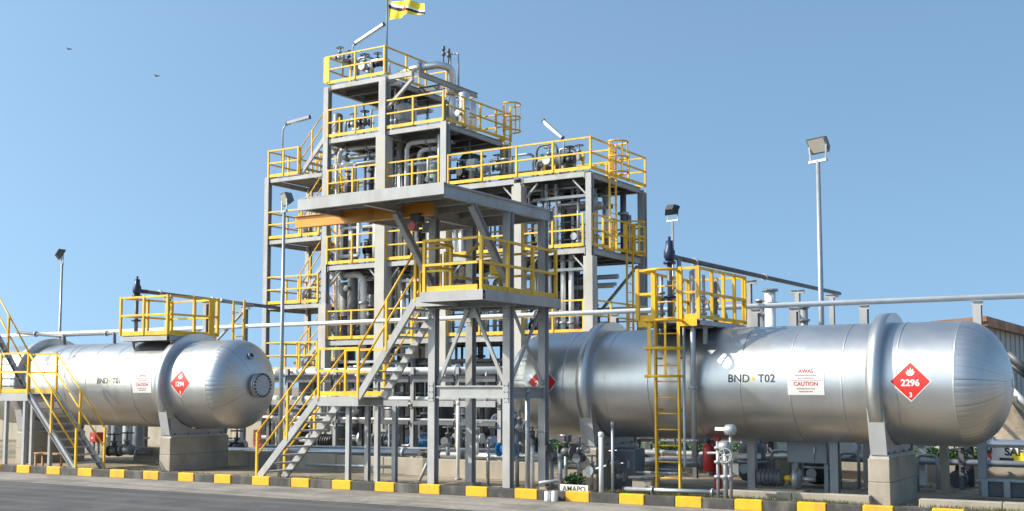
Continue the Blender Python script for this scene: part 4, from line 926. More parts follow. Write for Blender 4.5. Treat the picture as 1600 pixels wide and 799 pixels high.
# ------------------------------------------------------------------ floodlight poles
def flood(label, p, z0, tilt, face, s=1.0, r0=.075, hm='dgrey'):
    p = V(p); t = thing('floodlight', label, 'floodlight', (p.x, p.y, z0))
    lathe('pole', 'galv', t, [(r0, 0), (r0 * .62, p.z - z0)], (p.x, p.y, z0), n=12)
    f = V((math.cos(face), math.sin(face), 0)); sd_ = V((-f.y, f.x, 0)); n = (f * math.cos(tilt) + U * -math.sin(tilt)); upv = n.cross(sd_) * -1
    member('cross_arm', 'galv', t, p - sd_ * .3 * s, p + sd_ * .3 * s, 'box', .07 * s, .07 * s)
    c = p + U * .42 * s
    X = Matrix(((sd_.x, upv.x, n.x, c.x), (sd_.y, upv.y, n.y, c.y), (sd_.z, upv.z, n.z, c.z), (0, 0, 0, 1)))
    w_, h, d = .62 * s, .46 * s, .26 * s
    vs = [(-w_ / 2, -h / 2, 0), (w_ / 2, -h / 2, 0), (w_ / 2, h / 2, 0), (-w_ / 2, h / 2, 0), (-w_ * .3, -h * .3, -d), (w_ * .3, -h * .3, -d), (w_ * .3, h * .3, -d), (-w_ * .3, h * .3, -d)]
    obj('lamp_housing', from_data('lamp_housing_mesh', vs, [(0, 1, 2, 3), (7, 6, 5, 4), (1, 0, 4, 5), (2, 1, 5, 6), (3, 2, 6, 7), (0, 3, 7, 4)]), hm, t, X)
    obj('lamp_glass', box_mesh(w_ * .86, h * .8, .012), 'glass', t, X @ Matrix.Translation((0, 0, .006)))
    for s_ in (-1, 1): member('yoke', 'galv', t, p + sd_ * s_ * w_ * .4, c + sd_ * s_ * w_ * .46, 'box', .04 * s, .03 * s)
flood('tall pole with one big floodlight rising behind the right tank', P(1278, 252, 28), .05, .5, math.radians(-112), .92, .085)
flood('distant lamp pole with dark floodlight, far left', P(97, 414, 30), .05, .5, math.radians(60), .95, .07, 'black')
flood('dark floodlight on a pole behind the blue valve', P(1051, 345, 30), .05, .6, math.radians(80), .66, .045, 'black')
flood('floodlight on a slim pole in front of the tower stair bay', P(444, 331, 21.0), .05, .35, math.radians(-120), .72, .06)
# ------------------------------------------------------------------ BUND WALL and near yard
def wall_piece(name, label, a, b, th, z1, cat='wall', m='concrete', seg=1.5, group=None):
    a, b = V(a), V(b); L = (b - a).length; d = (b - a) / L; n = max(1, round(L / seg)); t = thing(name, label, cat, a, group); ang = math.atan2(d.y, d.x)
    for i in range(n):
        c = a + d * (L * (i + .5) / n); z = z1 + random.uniform(-.006, .006)
        obj('wall_panel', bevel_box(round(L / n - .012, 3), th, round(z, 2), .01), m, t, Matrix.Translation((c.x, c.y, .04 + z / 2)) @ Matrix.Rotation(ang, 4, 'Z'))
    return t
wall_piece('bund_wall', 'low grey concrete bund wall behind the stair and gantry', (-27.5, 23.2, .05), (-13.6, 23.2, .05), .18, .42)
wall_piece('bund_wall', 'mossy low concrete kerb wall running behind the kerb at the right', (-8.6, 21.35, .05), (-5.75, 21.5, .05), .22, .19, seg=1.4)
wall_piece('bund_wall', 'low concrete wall at the far right behind the pedestal', (-4.9, 21.5, .05), (.6, 21.8, .05), .22, .19, seg=1.4)
wall_piece('bund_wall', 'sandy concrete wall under the pipes behind the right tank', (-13.2, 27.5, .05), (4, 27.5, .05), .2, .45)
pipe('fat silver pipe lying above the bund wall behind the stair', [P(258, 702, 23.7), P(655, 708, 23.7)], .085, 'pipe', flanges=((0, .5), (0, .95)))
pipe('silver pipe lying above the bund wall behind the gantry posts', [P(690, 711, 23.7), P(862, 716, 23.7)], .085, 'pipe', flanges=((0, .2), (0, .6)))
pipe('thin blue grey pipe lying on the bund wall', [P(480, 726, 22.9), P(615, 730, 22.9)], .04, 'galv')
pipe('thin grey pipe resting above the silver bund pipes', [P(400, 697, 24.3), P(800, 704, 24.3)], .045, 'galv')
pipe('bright silver pipe passing under the right tank behind the ladder', [P(985, 722, 23.9), P(1104, 723, 23.9)], .11, 'pipe', flanges=((0, .05), (0, .95)))
pipe('lower silver pipe under the right tank behind the ladder', [P(985, 733, 23.9), P(1060, 734, 23.9)], .07, 'pipe')
pipe('pale pipe lying on the ground between the ladder foot and the valve stand', [P(975, 764, 20.75), P(1130, 770, 20.75)], .045, 'galv', flanges=((0, .3), (0, .9)))
pipe('long silver pipe run behind the right-hand pedestal', [P(1250, 742, 28.2), P(1610, 737, 28.2)], .10, 'pipe', flanges=((0, .3), (0, .9)))
pipe('second silver pipe run low behind the right-hand pedestal', [P(1250, 748, 27.9), P(1610, 745, 27.9)], .07, 'galv')
# ------------------------------------------------------------------ PIPE RACK in front of the tower
rk = thing('pipe_rack', 'grey steel pipe rack standing in front of the tower foot', 'pipe rack', (-21, 27, .05))
RX = [P(x, 620, 27).x for x in (400, 470, 545, 610, 665, 735, 800)]
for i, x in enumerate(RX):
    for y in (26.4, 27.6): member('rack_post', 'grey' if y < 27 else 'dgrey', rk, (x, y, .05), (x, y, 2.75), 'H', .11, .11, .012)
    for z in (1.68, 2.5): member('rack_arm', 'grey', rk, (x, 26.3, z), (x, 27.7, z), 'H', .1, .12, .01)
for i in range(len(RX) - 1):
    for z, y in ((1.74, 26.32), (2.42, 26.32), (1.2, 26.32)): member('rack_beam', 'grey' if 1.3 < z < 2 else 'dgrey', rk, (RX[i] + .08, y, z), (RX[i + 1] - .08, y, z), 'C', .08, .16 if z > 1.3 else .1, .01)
xa_, xb_ = P(405, 580, 26.6).x, P(805, 580, 26.6).x
for y, z, r_, m_, lb in ((26.6, 2.66, .105, 'white', 'fat white pipe on the upper tier of the pipe rack, front'), (26.95, 2.63, .07, 'pipe', 'silver pipe on the upper tier of the pipe rack, middle'), (27.3, 2.64, .085, 'white', 'white pipe on the upper tier of the pipe rack, rear'),
    (26.6, 1.86, .075, 'white', 'white pipe on the lower tier of the pipe rack, front'), (26.9, 1.83, .06, 'galv', 'grey pipe on the lower tier of the pipe rack, middle'), (27.25, 1.84, .08, 'pipe', 'silver pipe on the lower tier of the pipe rack, rear'), (26.5, 1.28, .04, 'white', 'thin pale pipe on the bottom rail of the pipe rack')):
    pipe(lb, [(xa_, y, z), (xb_, y, z)], r_, m_, flanges=((0, .2), (0, .52), (0, .8)))
GR = 'pipe drops on the pipe rack'
random.seed(11)
for i in range(26):
    px = 425 + i * 14.5 + random.uniform(-5, 5); x = P(px, 620, 27).x; z0_ = random.choice((2.6, 1.8, 1.25)); y = random.uniform(26.2, 28.2); h = random.uniform(.2, .9)
    m_ = random.choice(('galv', 'white', 'dgrey', 'pipe')); r_ = random.choice((.03, .04, .055)); tn = {2.6: 'upper tier', 1.8: 'lower tier', 1.25: 'bottom rail'}[z0_]; cn = {'galv': 'grey', 'white': 'white', 'dgrey': 'dark', 'pipe': 'silver'}[m_]; wh = ('left of the stair landing', 'between the landing posts', 'left of the gantry', 'inside the gantry frame')[min(3, int(i / 7))]
    pipe(f'{"slim" if r_ < .05 else "thick"} {cn} bent pipe dropping from the rack {tn}, {wh}', [(x, y, z0_), (x, y - .25, z0_), (x, y - .25, max(.12, z0_ - h - .3)), (x + random.choice((-.3, .3)), y - .25, max(.12, z0_ - h - .3))], r_, m_, group=GR, bend=.09, n=8)
# pumps and dark process gear under the tower
def pump(label, x, y, m='dgrey', s=1.0, group=None, ang=0):
    t = thing('pump', label, 'pump', (x, y, .05), group); c, sn = math.cos(ang), math.sin(ang)
    def L_(a, b, z): return V((x + (a * c - b * sn) * s, y + (a * sn + b * c) * s, .05 + z * s))
    ax = V((c, sn, 0))
    obj('base_frame', bevel_box(1.3 * s, .5 * s, .14 * s, .02), 'concrete', t, Matrix.Translation(L_(0, 0, .07)) @ Matrix.Rotation(ang, 4, 'Z'))
    lathe('motor', m, t, [(.1 * s, -.4 * s), (.19 * s, -.38 * s), (.2 * s, -.3 * s), (.2 * s, .25 * s), (.12 * s, .3 * s)], L_(-.25, 0, .40), ax, 18)
    for i in range(5): disc('cooling_fin', m, t, L_(-.5 + i * .1, 0, .40), ax, .225 * s, .02 * s, 18)
    member('shaft_guard', 'yellow', t, L_(.06, 0, .40), L_(.25, 0, .40), 'tube', .16 * s, None, 10)
    lathe('volute', 'galv', t, [(.1 * s, -.1 * s), (.24 * s, -.07 * s), (.26 * s, 0), (.24 * s, .07 * s), (.12 * s, .12 * s)], L_(.38, 0, .40), ax, 18)
    tube('discharge', 'galv', t, [L_(.38, 0, .6), L_(.38, 0, 1.15), L_(.38, .5, 1.15)], .06 * s, 10); disc('flange', 'galv', t, L_(.38, 0, .85), (0, 0, 1), .11 * s, .05 * s, 12)
    member('suction', 'galv', t, L_(.48, 0, .40), L_(.85, 0, .40), 'tube', .13 * s, None, 10); return t
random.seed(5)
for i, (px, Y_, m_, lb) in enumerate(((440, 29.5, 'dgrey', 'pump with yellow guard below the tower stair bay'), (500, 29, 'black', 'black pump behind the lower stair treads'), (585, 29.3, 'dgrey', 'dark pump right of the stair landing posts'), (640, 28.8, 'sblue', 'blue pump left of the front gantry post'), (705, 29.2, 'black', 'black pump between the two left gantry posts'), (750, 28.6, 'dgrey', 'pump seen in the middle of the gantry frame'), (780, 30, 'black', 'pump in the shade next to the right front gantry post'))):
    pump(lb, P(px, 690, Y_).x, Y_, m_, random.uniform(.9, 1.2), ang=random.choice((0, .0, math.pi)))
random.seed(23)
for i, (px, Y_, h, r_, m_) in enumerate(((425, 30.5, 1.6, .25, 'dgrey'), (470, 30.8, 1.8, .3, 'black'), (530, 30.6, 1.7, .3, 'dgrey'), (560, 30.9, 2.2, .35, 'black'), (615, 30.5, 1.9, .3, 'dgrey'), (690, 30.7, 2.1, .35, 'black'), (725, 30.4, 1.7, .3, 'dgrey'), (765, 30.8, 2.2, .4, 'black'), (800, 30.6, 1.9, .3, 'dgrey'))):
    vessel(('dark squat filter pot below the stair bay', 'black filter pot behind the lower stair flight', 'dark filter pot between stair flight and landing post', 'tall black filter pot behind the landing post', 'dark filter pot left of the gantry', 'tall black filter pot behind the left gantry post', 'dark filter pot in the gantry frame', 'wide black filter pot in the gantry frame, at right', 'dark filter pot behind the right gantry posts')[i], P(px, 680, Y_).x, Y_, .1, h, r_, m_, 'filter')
# dark equipment room wall deep under the tower: louvred shelter panels
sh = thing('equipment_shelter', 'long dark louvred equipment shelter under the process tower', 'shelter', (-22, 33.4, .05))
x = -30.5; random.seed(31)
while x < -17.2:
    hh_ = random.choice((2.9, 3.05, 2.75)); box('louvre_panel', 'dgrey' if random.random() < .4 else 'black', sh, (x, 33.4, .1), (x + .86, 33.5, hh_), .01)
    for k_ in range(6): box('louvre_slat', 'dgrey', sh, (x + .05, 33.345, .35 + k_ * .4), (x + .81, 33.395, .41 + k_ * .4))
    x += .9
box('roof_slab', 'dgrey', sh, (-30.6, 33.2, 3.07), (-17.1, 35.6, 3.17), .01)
# ------------------------------------------------------------------ valve stands along the kerb
def stand(label, px, ytop, Y_, r_=.04, m='galv', cap=None, group=None):
    p = P(px, ytop, Y_); t = thing('standpipe', label, 'standpipe', (p.x, Y_, .05), group)
    member('pipe', m, t, (p.x, Y_, .05), p, 'tube', 2 * r_, None, 10); disc('foot_flange', 'galv', t, (p.x, Y_, .07), (0, 0, 1), r_ * 2.2, .03, 12)
    lathe('cap', m, t, [(r_ * 1.25, -.05), (r_ * 1.25, .03), (r_ * .8, .05)], p, n=10); return t
stand('white standpipe by the kerb, left of the pair before the right tank', 939, 679, 20.55, .045, 'white')
stand('taller thin white standpipe, right of the pair before the right tank', 957, 663, 20.6, .03, 'galv')
stand('thin grey standpipe beside the right gantry post', 824, 610, 20.6, .05, 'galv')
stand('slim post between the gantry posts and the bund wall', 763, 690, 21.4, .03, 'galv'); stand('slim post left of the gantry middle, before the bund wall', 716, 630, 22.4, .04, 'white')
stand('dark thin post right of the blue valve', 826, 712, 21.0, .03, 'dgrey'); stand('grey post under the left end of the right tank', 875, 712, 21.0, .05, 'galv')
valve('bright blue ball shaped valve between the gantry posts', P(791, 703, 21.4), (1, 0, 0), 1.15, m='sblue', wm='sblue')
for i, (px, py, Y_, s_, lb) in enumerate(((812, 668, 21.6, 1.2, 'grey valve with flat wheel right of the gantry post, high up'), (832, 690, 21.2, 1.0, 'pale valve beside the right rear gantry post'), (848, 700, 21.3, 1.2, 'grey valve at the foot of the right rear gantry post'), (862, 712, 21.5, 1.1, 'valve just right of the last gantry post'), (884, 706, 21.4, 1.2, 'valve before the shaded tank pedestal'), (905, 716, 21.0, 1.0, 'valve low before the shaded tank pedestal'), (745, 685, 23.4, 1.3, 'pale valve above the bund pipe in the gantry frame'), (700, 690, 23.4, 1.2, 'valve at the left end of the silver bund pipe'), (958, 725, 20.7, .9, 'small valve on the white standpipes'), (925, 735, 20.9, 1.0, 'small valve left of the white standpipes'), (968, 745, 20.8, .9, 'black valve right of the white standpipes'))):
    valve(lb, P(px, py, Y_), ((1, 0, 0), (0, 1, 0))[i % 2], s_ * .72, m=('galv', 'dgrey', 'dgrey')[i % 3], wm=('galv', 'dgrey')[i % 2])
for i, (pts, r_, m_, lb) in enumerate((
    ([(655, 752, 20.3), (672, 714, 20.6), (682, 700, 20.8), (705, 694, 21)], .035, 'hose', 'pale hose curving up from the kerb to the gantry post'),
    ([(800, 716, 21.6), (905, 722, 21.6), (905, 760, 21.6)], .05, 'galv', 'grey pipe looping behind the gantry toward the pedestal'),
    ([(808, 668, 21.6), (808, 760, 21.6)], .045, 'galv', 'grey vertical pipe under the high flat wheeled valve'),
    ([(832, 690, 21.2), (832, 770, 21.2)], .045, 'white', 'pale vertical pipe beside the right rear gantry post'),
    ([(862, 712, 21.5), (862, 760, 21.5), (900, 762, 21.5)], .045, 'galv', 'grey elbow pipe right of the last gantry post'),
    ([(884, 706, 21.4), (884, 750, 21.4), (842, 755, 21.0)], .04, 'galv', 'grey pipe bending low before the shaded pedestal'),
    ([(700, 690, 23.4), (700, 712, 23.4)], .05, 'galv', 'short riser at the left end of the silver bund pipe'),
    ([(745, 685, 23.4), (745, 712, 23.4)], .05, 'white', 'short pale riser in the gantry frame'),
    ([(958, 725, 20.7), (925, 735, 20.9), (925, 765, 20.9)], .03, 'galv', 'thin pipe linking the white standpipes'))):
    pipe(lb, [P(*q) for q in pts], r_, m_, bend=.1, n=8)
# tall valve manifold right of the ladder
vm = thing('valve_manifold', 'tall grey valve manifold with a white pointer, right of the yellow ladder', 'manifold', (P(1139, 770, 20.6).x, 20.6, .05))
for px, yt, r_ in ((1141, 665, .03), (1133, 690, .045), (1121, 690, .03)):
    p = P(px, yt, 20.6); member('riser', 'galv', vm, (p.x, 20.6, .05), p, 'tube', 2 * r_, None, 10)
    for yy in (700, 722, 745): q = P(px, yy, 20.6); disc('flange', 'galv', vm, q, (0, 0, 1), r_ * 2.1, .05, 12)
for px, yy in ((1141, 672), (1132, 698)): q = P(px, yy, 20.55); lathe('actuator', 'galv', vm, [(.04, -.12), (.1, -.08), (.1, .08), (.04, .12)], q, (1, 0, 0), 12)
box('pointer', 'white', vm, P(1117, 673, 20.5) , P(1131, 668, 20.5) + V((0, .05, 0))); wheel('hand_wheel', 'galv', vm, P(1133, 712, 20.45), (0, -1, 0), .13, .014)
member('cross_pipe', 'galv', vm, P(1105, 708, 20.6), P(1141, 708, 20.6), 'tube', .05, None, 8)
pipe('pale pipe running level right of the valve manifold', [P(1143, 713, 23), P(1188, 713, 23)], .06, 'white')
for i, (px, h, lb) in enumerate(((1175, 690, 'grey post under the middle of the right tank'), (1440, 690, 'pale post behind the right-hand pedestal'), (1475, 697, 'white concrete post right of the right-hand pedestal'))):
    Y_ = (22.9, 26, 25)[i]; p = P(px, h, Y_); t = thing('support_post', lb, 'post', (p.x, Y_, .05)); box('shaft', ('grey', 'white', 'concrete')[i], t, (p.x - .08, Y_ - .08, .05), (p.x + .08, Y_ + .08, 1.2)); box('foot', 'concrete', t, (p.x - .16, Y_ - .16, .03), (p.x + .16, Y_ + .16, .11))
# fire extinguisher
fe = P(1107, 735, 22.2); ex = thing('fire_extinguisher', 'red fire extinguisher standing under the right tank', 'extinguisher', (fe.x, 22.2, fe.z))
lathe('cylinder', 'red', ex, [(.10, -.02), (.115, 0), (.115, .42), (.08, .50), (.03, .54)], (fe.x, 22.2, fe.z), n=16); lathe('valve_head', 'black', ex, [(.035, .54), (.04, .62), (.02, .64)], (fe.x, 22.2, fe.z), n=10); tube('hose', 'black', ex, [(fe.x, 22.2, fe.z + .6), (fe.x + .15, 22.15, fe.z + .55), (fe.x + .15, 22.13, fe.z + .15)], .015, 6)
member('stand_post', 'red', ex, (fe.x + .16, 22.3, .05), (fe.x + .16, 22.3, fe.z + .7), 'box', .12, .1)
# pump skid under the right tank
pump('pump skid on the ground under the right tank', P(1222, 745, 22.9).x, 22.9, 'dgrey', .8)
cb = thing('control_cabinet', 'dark blue grey control cabinet on legs under the right tank', 'cabinet', P(1260, 760, 22.8))
a = P(1230, 723, 22.8); b = P(1292, 690, 22.8); box('cabinet_box', 'dbox', cb, (a.x, 22.8, a.z), (b.x, 23.2, b.z + .06), .015); box('cabinet_door', 'dbox', cb, (a.x + .05, 22.785, a.z + .04), ((a.x + b.x) / 2 + .15, 22.797, b.z)); box('door_handle', 'galv', cb, (a.x + .55, 22.765, a.z + .2), (a.x + .58, 22.783, a.z + .32))
for x in (a.x + .1, b.x - .06): box('leg', 'dbox', cb, (x - .04, 22.9, .05), (x + .04, 22.98, a.z - .002))
box('foot_plate', 'dbox', cb, (a.x - .1, 22.75, .051), (b.x + .3, 23.1, .10))
rp = P(1305, 740, 22.6); t = thing('support_post', 'dark blue post right of the control cabinet', 'post', (rp.x, 22.6, .05)); member('shaft', 'dbox', t, (rp.x, 22.6, .05), (rp.x, 22.6, 1.3), 'H', .16, .16, .015); box('foot', 'dbox', t, (rp.x - .2, 22.4, .04), (rp.x + .2, 22.8, .09))
jb = P(955, 745, 22.2); cab = thing('junction_cabinet', 'dark cabinet in the shade beside the shaded pedestal', 'cabinet', (jb.x, 22.2, .05))
a = P(930, 760, 22.3); b = P(992, 702, 22.3); box('cabinet_box', 'dbox', cab, (a.x, 22.3, .06), (b.x, 22.8, b.z), .015); box('cabinet_door', 'dgrey', cab, (a.x + .05, 22.287, .12), (b.x - .05, 22.297, b.z - .06)); box('door_handle', 'galv', cab, (b.x - .16, 22.27, .5), (b.x - .12, 22.285, .65))
fu = P(1003, 755, 21.2); t = thing('concrete_stub', 'small concrete footing with a steel plate near the ladder foot', 'footing', (fu.x, 21.3, .05)); box('stub', 'concrete', t, (fu.x - .22, 21.2, .04), (fu.x + .22, 21.6, .38), .02); box('cap_plate', 'dgrey', t, (fu.x - .28, 21.15, .381), (fu.x + .28, 21.65, .42))
# small things on the kerb: cans and a board
def can(label, px, py, m, s=1):
    q = P(px, 600, KY(P(px, 700, 20).x) - .12); t = thing('paint_can', label, 'can', (q.x, q.y, .006)); lathe('can_body', m, t, [(.085 * s, 0), (.09 * s, .01), (.09 * s, .25 * s), (.085 * s, .26 * s)], (q.x, q.y, .006), n=18); disc('can_lid', 'rust' if m == 'white' else m, t, (q.x, q.y, .006 + .268 * s), (0, 0, 1), .082 * s, .016, 18)
    tube('can_handle', 'dgrey', t, [(q.x - .09 * s, q.y, .2 * s), (q.x - .04, q.y - .05, .31 * s), (q.x + .04, q.y - .05, .31 * s), (q.x + .09 * s, q.y, .2 * s)], .006, 5, .05)
can('pale can standing against the kerb, left of two', 855.5, 770, 'white', .72); can('pale can standing against the kerb, right of two', 866, 770, 'signpale', .72)
sb = thing('name_board', 'small white board with dark lettering on the kerb by the pedestal', 'sign', P(894, 768, 20.0))
c = P(897, 764, KY(-11.3) + .3); obj('board', box_mesh(.62, .02, .24), 'signpale', sb, Matrix.Translation((c.x, c.y, .18))); vs, fs = text_data('AMAPO', .15, .02); o = obj('board_lettering', from_data('board_lettering_mesh', vs, fs), 'ink', sb, Matrix.Translation((c.x, c.y - .013, .215)) @ Matrix.Rotation(math.pi / 2, 4, 'X'))
for s_ in (-.2, .2): member('board_leg', 'galv', sb, (c.x + s_, c.y + .02, .05), (c.x + s_, c.y + .02, .15), 'box', .03, .02)
# bench and red gear under the left tank
bn = P(88, 712, 20.1); t = thing('bench', 'low timber bench under the left yellow stair', 'bench', (bn.x, 20.1, .05)); x0, x1 = P(58, 712, 20.1).x, P(104, 712, 20.1).x
for k_ in range(3): box('seat_plank', 'wood', t, (x0, 19.95 + k_ * .11, .40), (x1, 20.05 + k_ * .11, .435))
for x in (x0 + .08, x1 - .08):
    for y in (20.0, 20.22): box('leg', 'wood', t, (x - .025, y - .025, .05), (x + .025, y + .025, .398))
rc = P(142, 700, 24.5); hc = thing('fire_hose_cabinet', 'red fire hose cabinet seen under the left tank', 'cabinet', (rc.x, 24.5, .05)); a, b = P(139, 700, 24.5), P(151, 676, 24.5)
box('cabinet_box', 'red', hc, (a.x, 24.5, .45), (b.x, 24.8, b.z), .015); box('cabinet_door', 'red', hc, (a.x + .05, 24.485, .5), (b.x - .05, 24.497, b.z - .05)); box('white_stripe', 'white', hc, ((a.x + b.x) / 2 - .05, 24.478, .6), ((a.x + b.x) / 2 + .02, 24.484, b.z - .2))
for x in (a.x + .06, b.x - .06): box('leg', 'dgrey', hc, (x - .03, 24.6, .05), (x + .03, 24.66, .449))
rs = thing('warning_sign', 'small red striped sign plate behind the bottom rail post of the stair', 'sign', P(402, 690, 21.5)); c = P(402, 685, 21.5); obj('plate', box_mesh(.26, .015, .42), 'red', rs, Matrix.Translation(c)); member('sign_post', 'galv', rs, (c.x, 21.52, .05), (c.x, 21.52, c.z + .2), 'box', .04, .02)
for k_ in range(3): member('stripe', 'signwhite', rs, c + V((-.11, -.012, -.12 + k_ * .11)), c + V((.11, -.012, -.02 + k_ * .11)), 'box', .025, .006)
GD = 'grey drums behind the left tank'
for i, px in enumerate((182, 200, 216)):
    p = P(px, 690, 25.5); t = thing('gas_cylinder', ('dark gas cylinder, leftmost of three under the left tank', 'pale grey gas cylinder, middle of three under the left tank', 'dark gas cylinder, rightmost of three under the left tank')[i], 'gas cylinder', (p.x, 25.5, .05), GD); lathe('cylinder_body', 'dbox' if i != 1 else 'galv', t, [(.17, 0), (.18, .03), (.18, 1.3), (.1, 1.48), (.05, 1.52)], (p.x, 25.5, .05), n=16); lathe('cylinder_cap', 'dgrey', t, [(.06, 1.52), (.06, 1.66), (.03, 1.7)], (p.x, 25.5, .05), n=10)
for i, (px, py, Y_, lb) in enumerate(((178, 705, 22.6, 'valve low under the left tank, left of two'), (198, 703, 22.6, 'valve low under the left tank, beside the pedestal'), (370, 700, 24, 'valve on the ground right of the left pedestal'), (352, 712, 23.5, 'low valve just behind the left pedestal'))): valve(lb, P(px, py, Y_), (1, 0, 0), 1.2, m='galv' if i % 2 else 'dgrey', wm='dgrey')
pipe('dark pipe lying low under the left tank', [P(168, 706, 22.7), P(236, 708, 22.7)], .07, 'dgrey', flanges=((0, .3), (0, .7)))
pipe('grey pipes curving up right of the left pedestal', [P(352, 730, 24), P(352, 690, 24), P(385, 690, 24), P(385, 735, 24)], .05, 'galv', bend=.1)
# ------------------------------------------------------------------ BACKGROUND at the right
sx0 = P(1531, 493, 46); sh = thing('shed', 'grey industrial shed with rusty roof edge behind the right tank dome', 'shed', (sx0.x, 46, .05)); zt = sx0.z - .25
box('side_wall', 'shed', sh, (sx0.x - 1.6, 46, .05), (sx0.x, 80, zt))
roofm = from_data('shed_roof_mesh', [(sx0.x - 1.7, 45.6, zt), (sx0.x + .3, 45.6, zt), (sx0.x + .3, 80.4, zt), (sx0.x - 1.7, 80.4, zt), (sx0.x - 1.7, 45.6, zt + .06), (sx0.x + .3, 45.6, zt + .2), (sx0.x + .3, 80.4, zt + .2), (sx0.x - 1.7, 80.4, zt + .06)], [(0, 3, 2, 1), (4, 5, 6, 7), (0, 1, 5, 4), (1, 2, 6, 5), (2, 3, 7, 6), (3, 0, 4, 7)]); obj('roof', roofm, 'rust', sh)
y = 46.6
while y < 79: box('wall_rib', 'shed', sh, (sx0.x + .001, y, .1), (sx0.x + .05, y + .12, zt - .05)); y += 1.2
box('gutter', 'rust', sh, (sx0.x + .05, 45.7, zt - .16), (sx0.x + .32, 80.3, zt - .01))
for i, (ya, yb, x0_, x1_) in enumerate(((640, 646, 1560, 1610), (655, 661, 1560, 1610), (668, 676, 1560, 1610))):
    pa_, pb_ = P(x0_, (ya + yb) / 2, 38), P(x1_, (ya + yb) / 2 - 1, 38); pipe(('upper pale pipe right of the right tank dome, in front of the shed', 'middle pale pipe right of the right tank dome, in front of the shed', 'lower pale pipe right of the right tank dome, in front of the shed')[i], [pa_, pb_ + V((2, 0, 0))], .09, 'white')
br = thing('pipe_rack', 'small dark pipe rack in front of the shed at the frame edge', 'pipe rack', P(1586, 690, 38.2))
for px in (1566, 1586, 1610): q = P(px, 650, 38.3); member('rack_post', 'dgrey', br, (q.x, 38.3, .05), (q.x, 38.3, q.z + .6), 'H', .16, .16, .014)
for yy in (650, 664): a, b = P(1560, yy, 38.25), P(1625, yy, 38.25); member('rack_beam', 'dgrey', br, a, b, 'H', .12, .12, .01)
for i, (a_, b_) in enumerate((((1575, 552), (1606, 578)), ((1578, 568), (1608, 592)), ((1572, 600), (1612, 640)))): pipe(('upper slanting pipe before the shed wall', 'second slanting pipe before the shed wall', 'lowest slanting pale pipe before the shed wall')[i], [P(*a_, 42), P(*b_, 42)], .1, ('dgrey', 'black', 'white')[i])
for i, (px, py) in enumerate(((1575, 552), (1606, 578), (1572, 600), (1612, 640))):
    q = P(px, py, 42.15); trestle(('outer pipe support before the shed wall, high left', 'pipe support before the shed wall, high right', 'pipe support before the shed wall, low left', 'pipe support before the shed wall, low right')[i], q.x, 42.15, q.z, arm=.15)
mound = thing('sand_pile', 'small pile of yellow sand beyond the right tank', 'sand pile', P(1575, 690, 36)); c = P(1572, 690, 36); random.seed(3)
vs, fs = [], []; N = 28
for i in range(7):
    for k_ in range(N):
        rr = 2.6 * i / 6; a = 2 * math.pi * k_ / N; z = 1.9 * (1 - i / 6) ** 1.15 * (1 + random.uniform(-.1, .1)); vs.append((c.x + rr * math.cos(a) * (1 + random.uniform(-.08, .08)), 36 + rr * math.sin(a), .03 + z))
for i in range(6):
    for k_ in range(N): fs.append((i * N + k_, (i + 1) * N + k_, (i + 1) * N + (k_ + 1) % N, i * N + (k_ + 1) % N))
obj('sand_heap', from_data('sand_heap_mesh', [V(v) - V((c.x, 36, 0)) for v in vs], fs, [True] * len(fs)), 'sand', mound, Matrix.Translation((c.x, 36, 0)))
ss = thing('safety_board', 'white safety board with black lettering and yellow emblem at the right edge', 'sign', P(1580, 735, 30)); a, b = P(1549, 733, 30), P(1640, 690, 30)
box('board', 'signwhite', ss, (a.x, 30, a.z), (b.x, 30.04, b.z), .005)
vs, fs = text_data('SAFETY', .26, .03); c = P(1592, 707, 30); obj('board_lettering', from_data('safety_lettering_mesh', vs, fs), 'ink', ss, Matrix.Translation((c.x + .12, 29.985, c.z)) @ Matrix.Rotation(math.pi / 2, 4, 'X'))
c = P(1594, 717, 30); vs = []
for k_ in range(20): r_ = .22 if k_ % 2 else .15; vs.append((c.x + r_ * math.cos(k_ * math.pi / 10), 29.988, c.z + r_ * math.sin(k_ * math.pi / 10)))
obj('yellow_emblem', from_data('emblem_mesh', vs, [tuple(range(20))[::-1]]), 'fyellow', ss); a2, b2 = P(1562, 722, 30), P(1584, 716, 30); box('black_bar', 'ink', ss, (a2.x, 29.98, a2.z), (b2.x, 29.989, b2.z)); vs, fs = [], []; x = a.x + .18
while x < b.x - .2: k_ = len(vs); l = random.uniform(.03, .06); vs += [(x, 29.988, a.z + .06), (x + l, 29.988, a.z + .06), (x + l, 29.988, a.z + .12), (x, 29.988, a.z + .12)]; fs.append((k_, k_ + 1, k_ + 2, k_ + 3)); x += l + .025
obj('small_print', from_data('small_print_mesh', vs, fs), 'ink', ss)
for x in (a.x + .1, b.x - .2): member('board_leg', 'galv', ss, (x, 30.07, .05), (x, 30.07, b.z - .02), 'box', .06, .05)
bk = thing('barrier_post', 'dark red post left of the safety board', 'post', P(1545, 735, 30)); q = P(1543, 735, 29.8); box('shaft', 'red', bk, (q.x - .09, 29.75, .05), (q.x + .09, 29.9, .62)); box('top_band', 'black', bk, (q.x - .1, 29.74, .621), (q.x + .1, 29.91, 1.25))
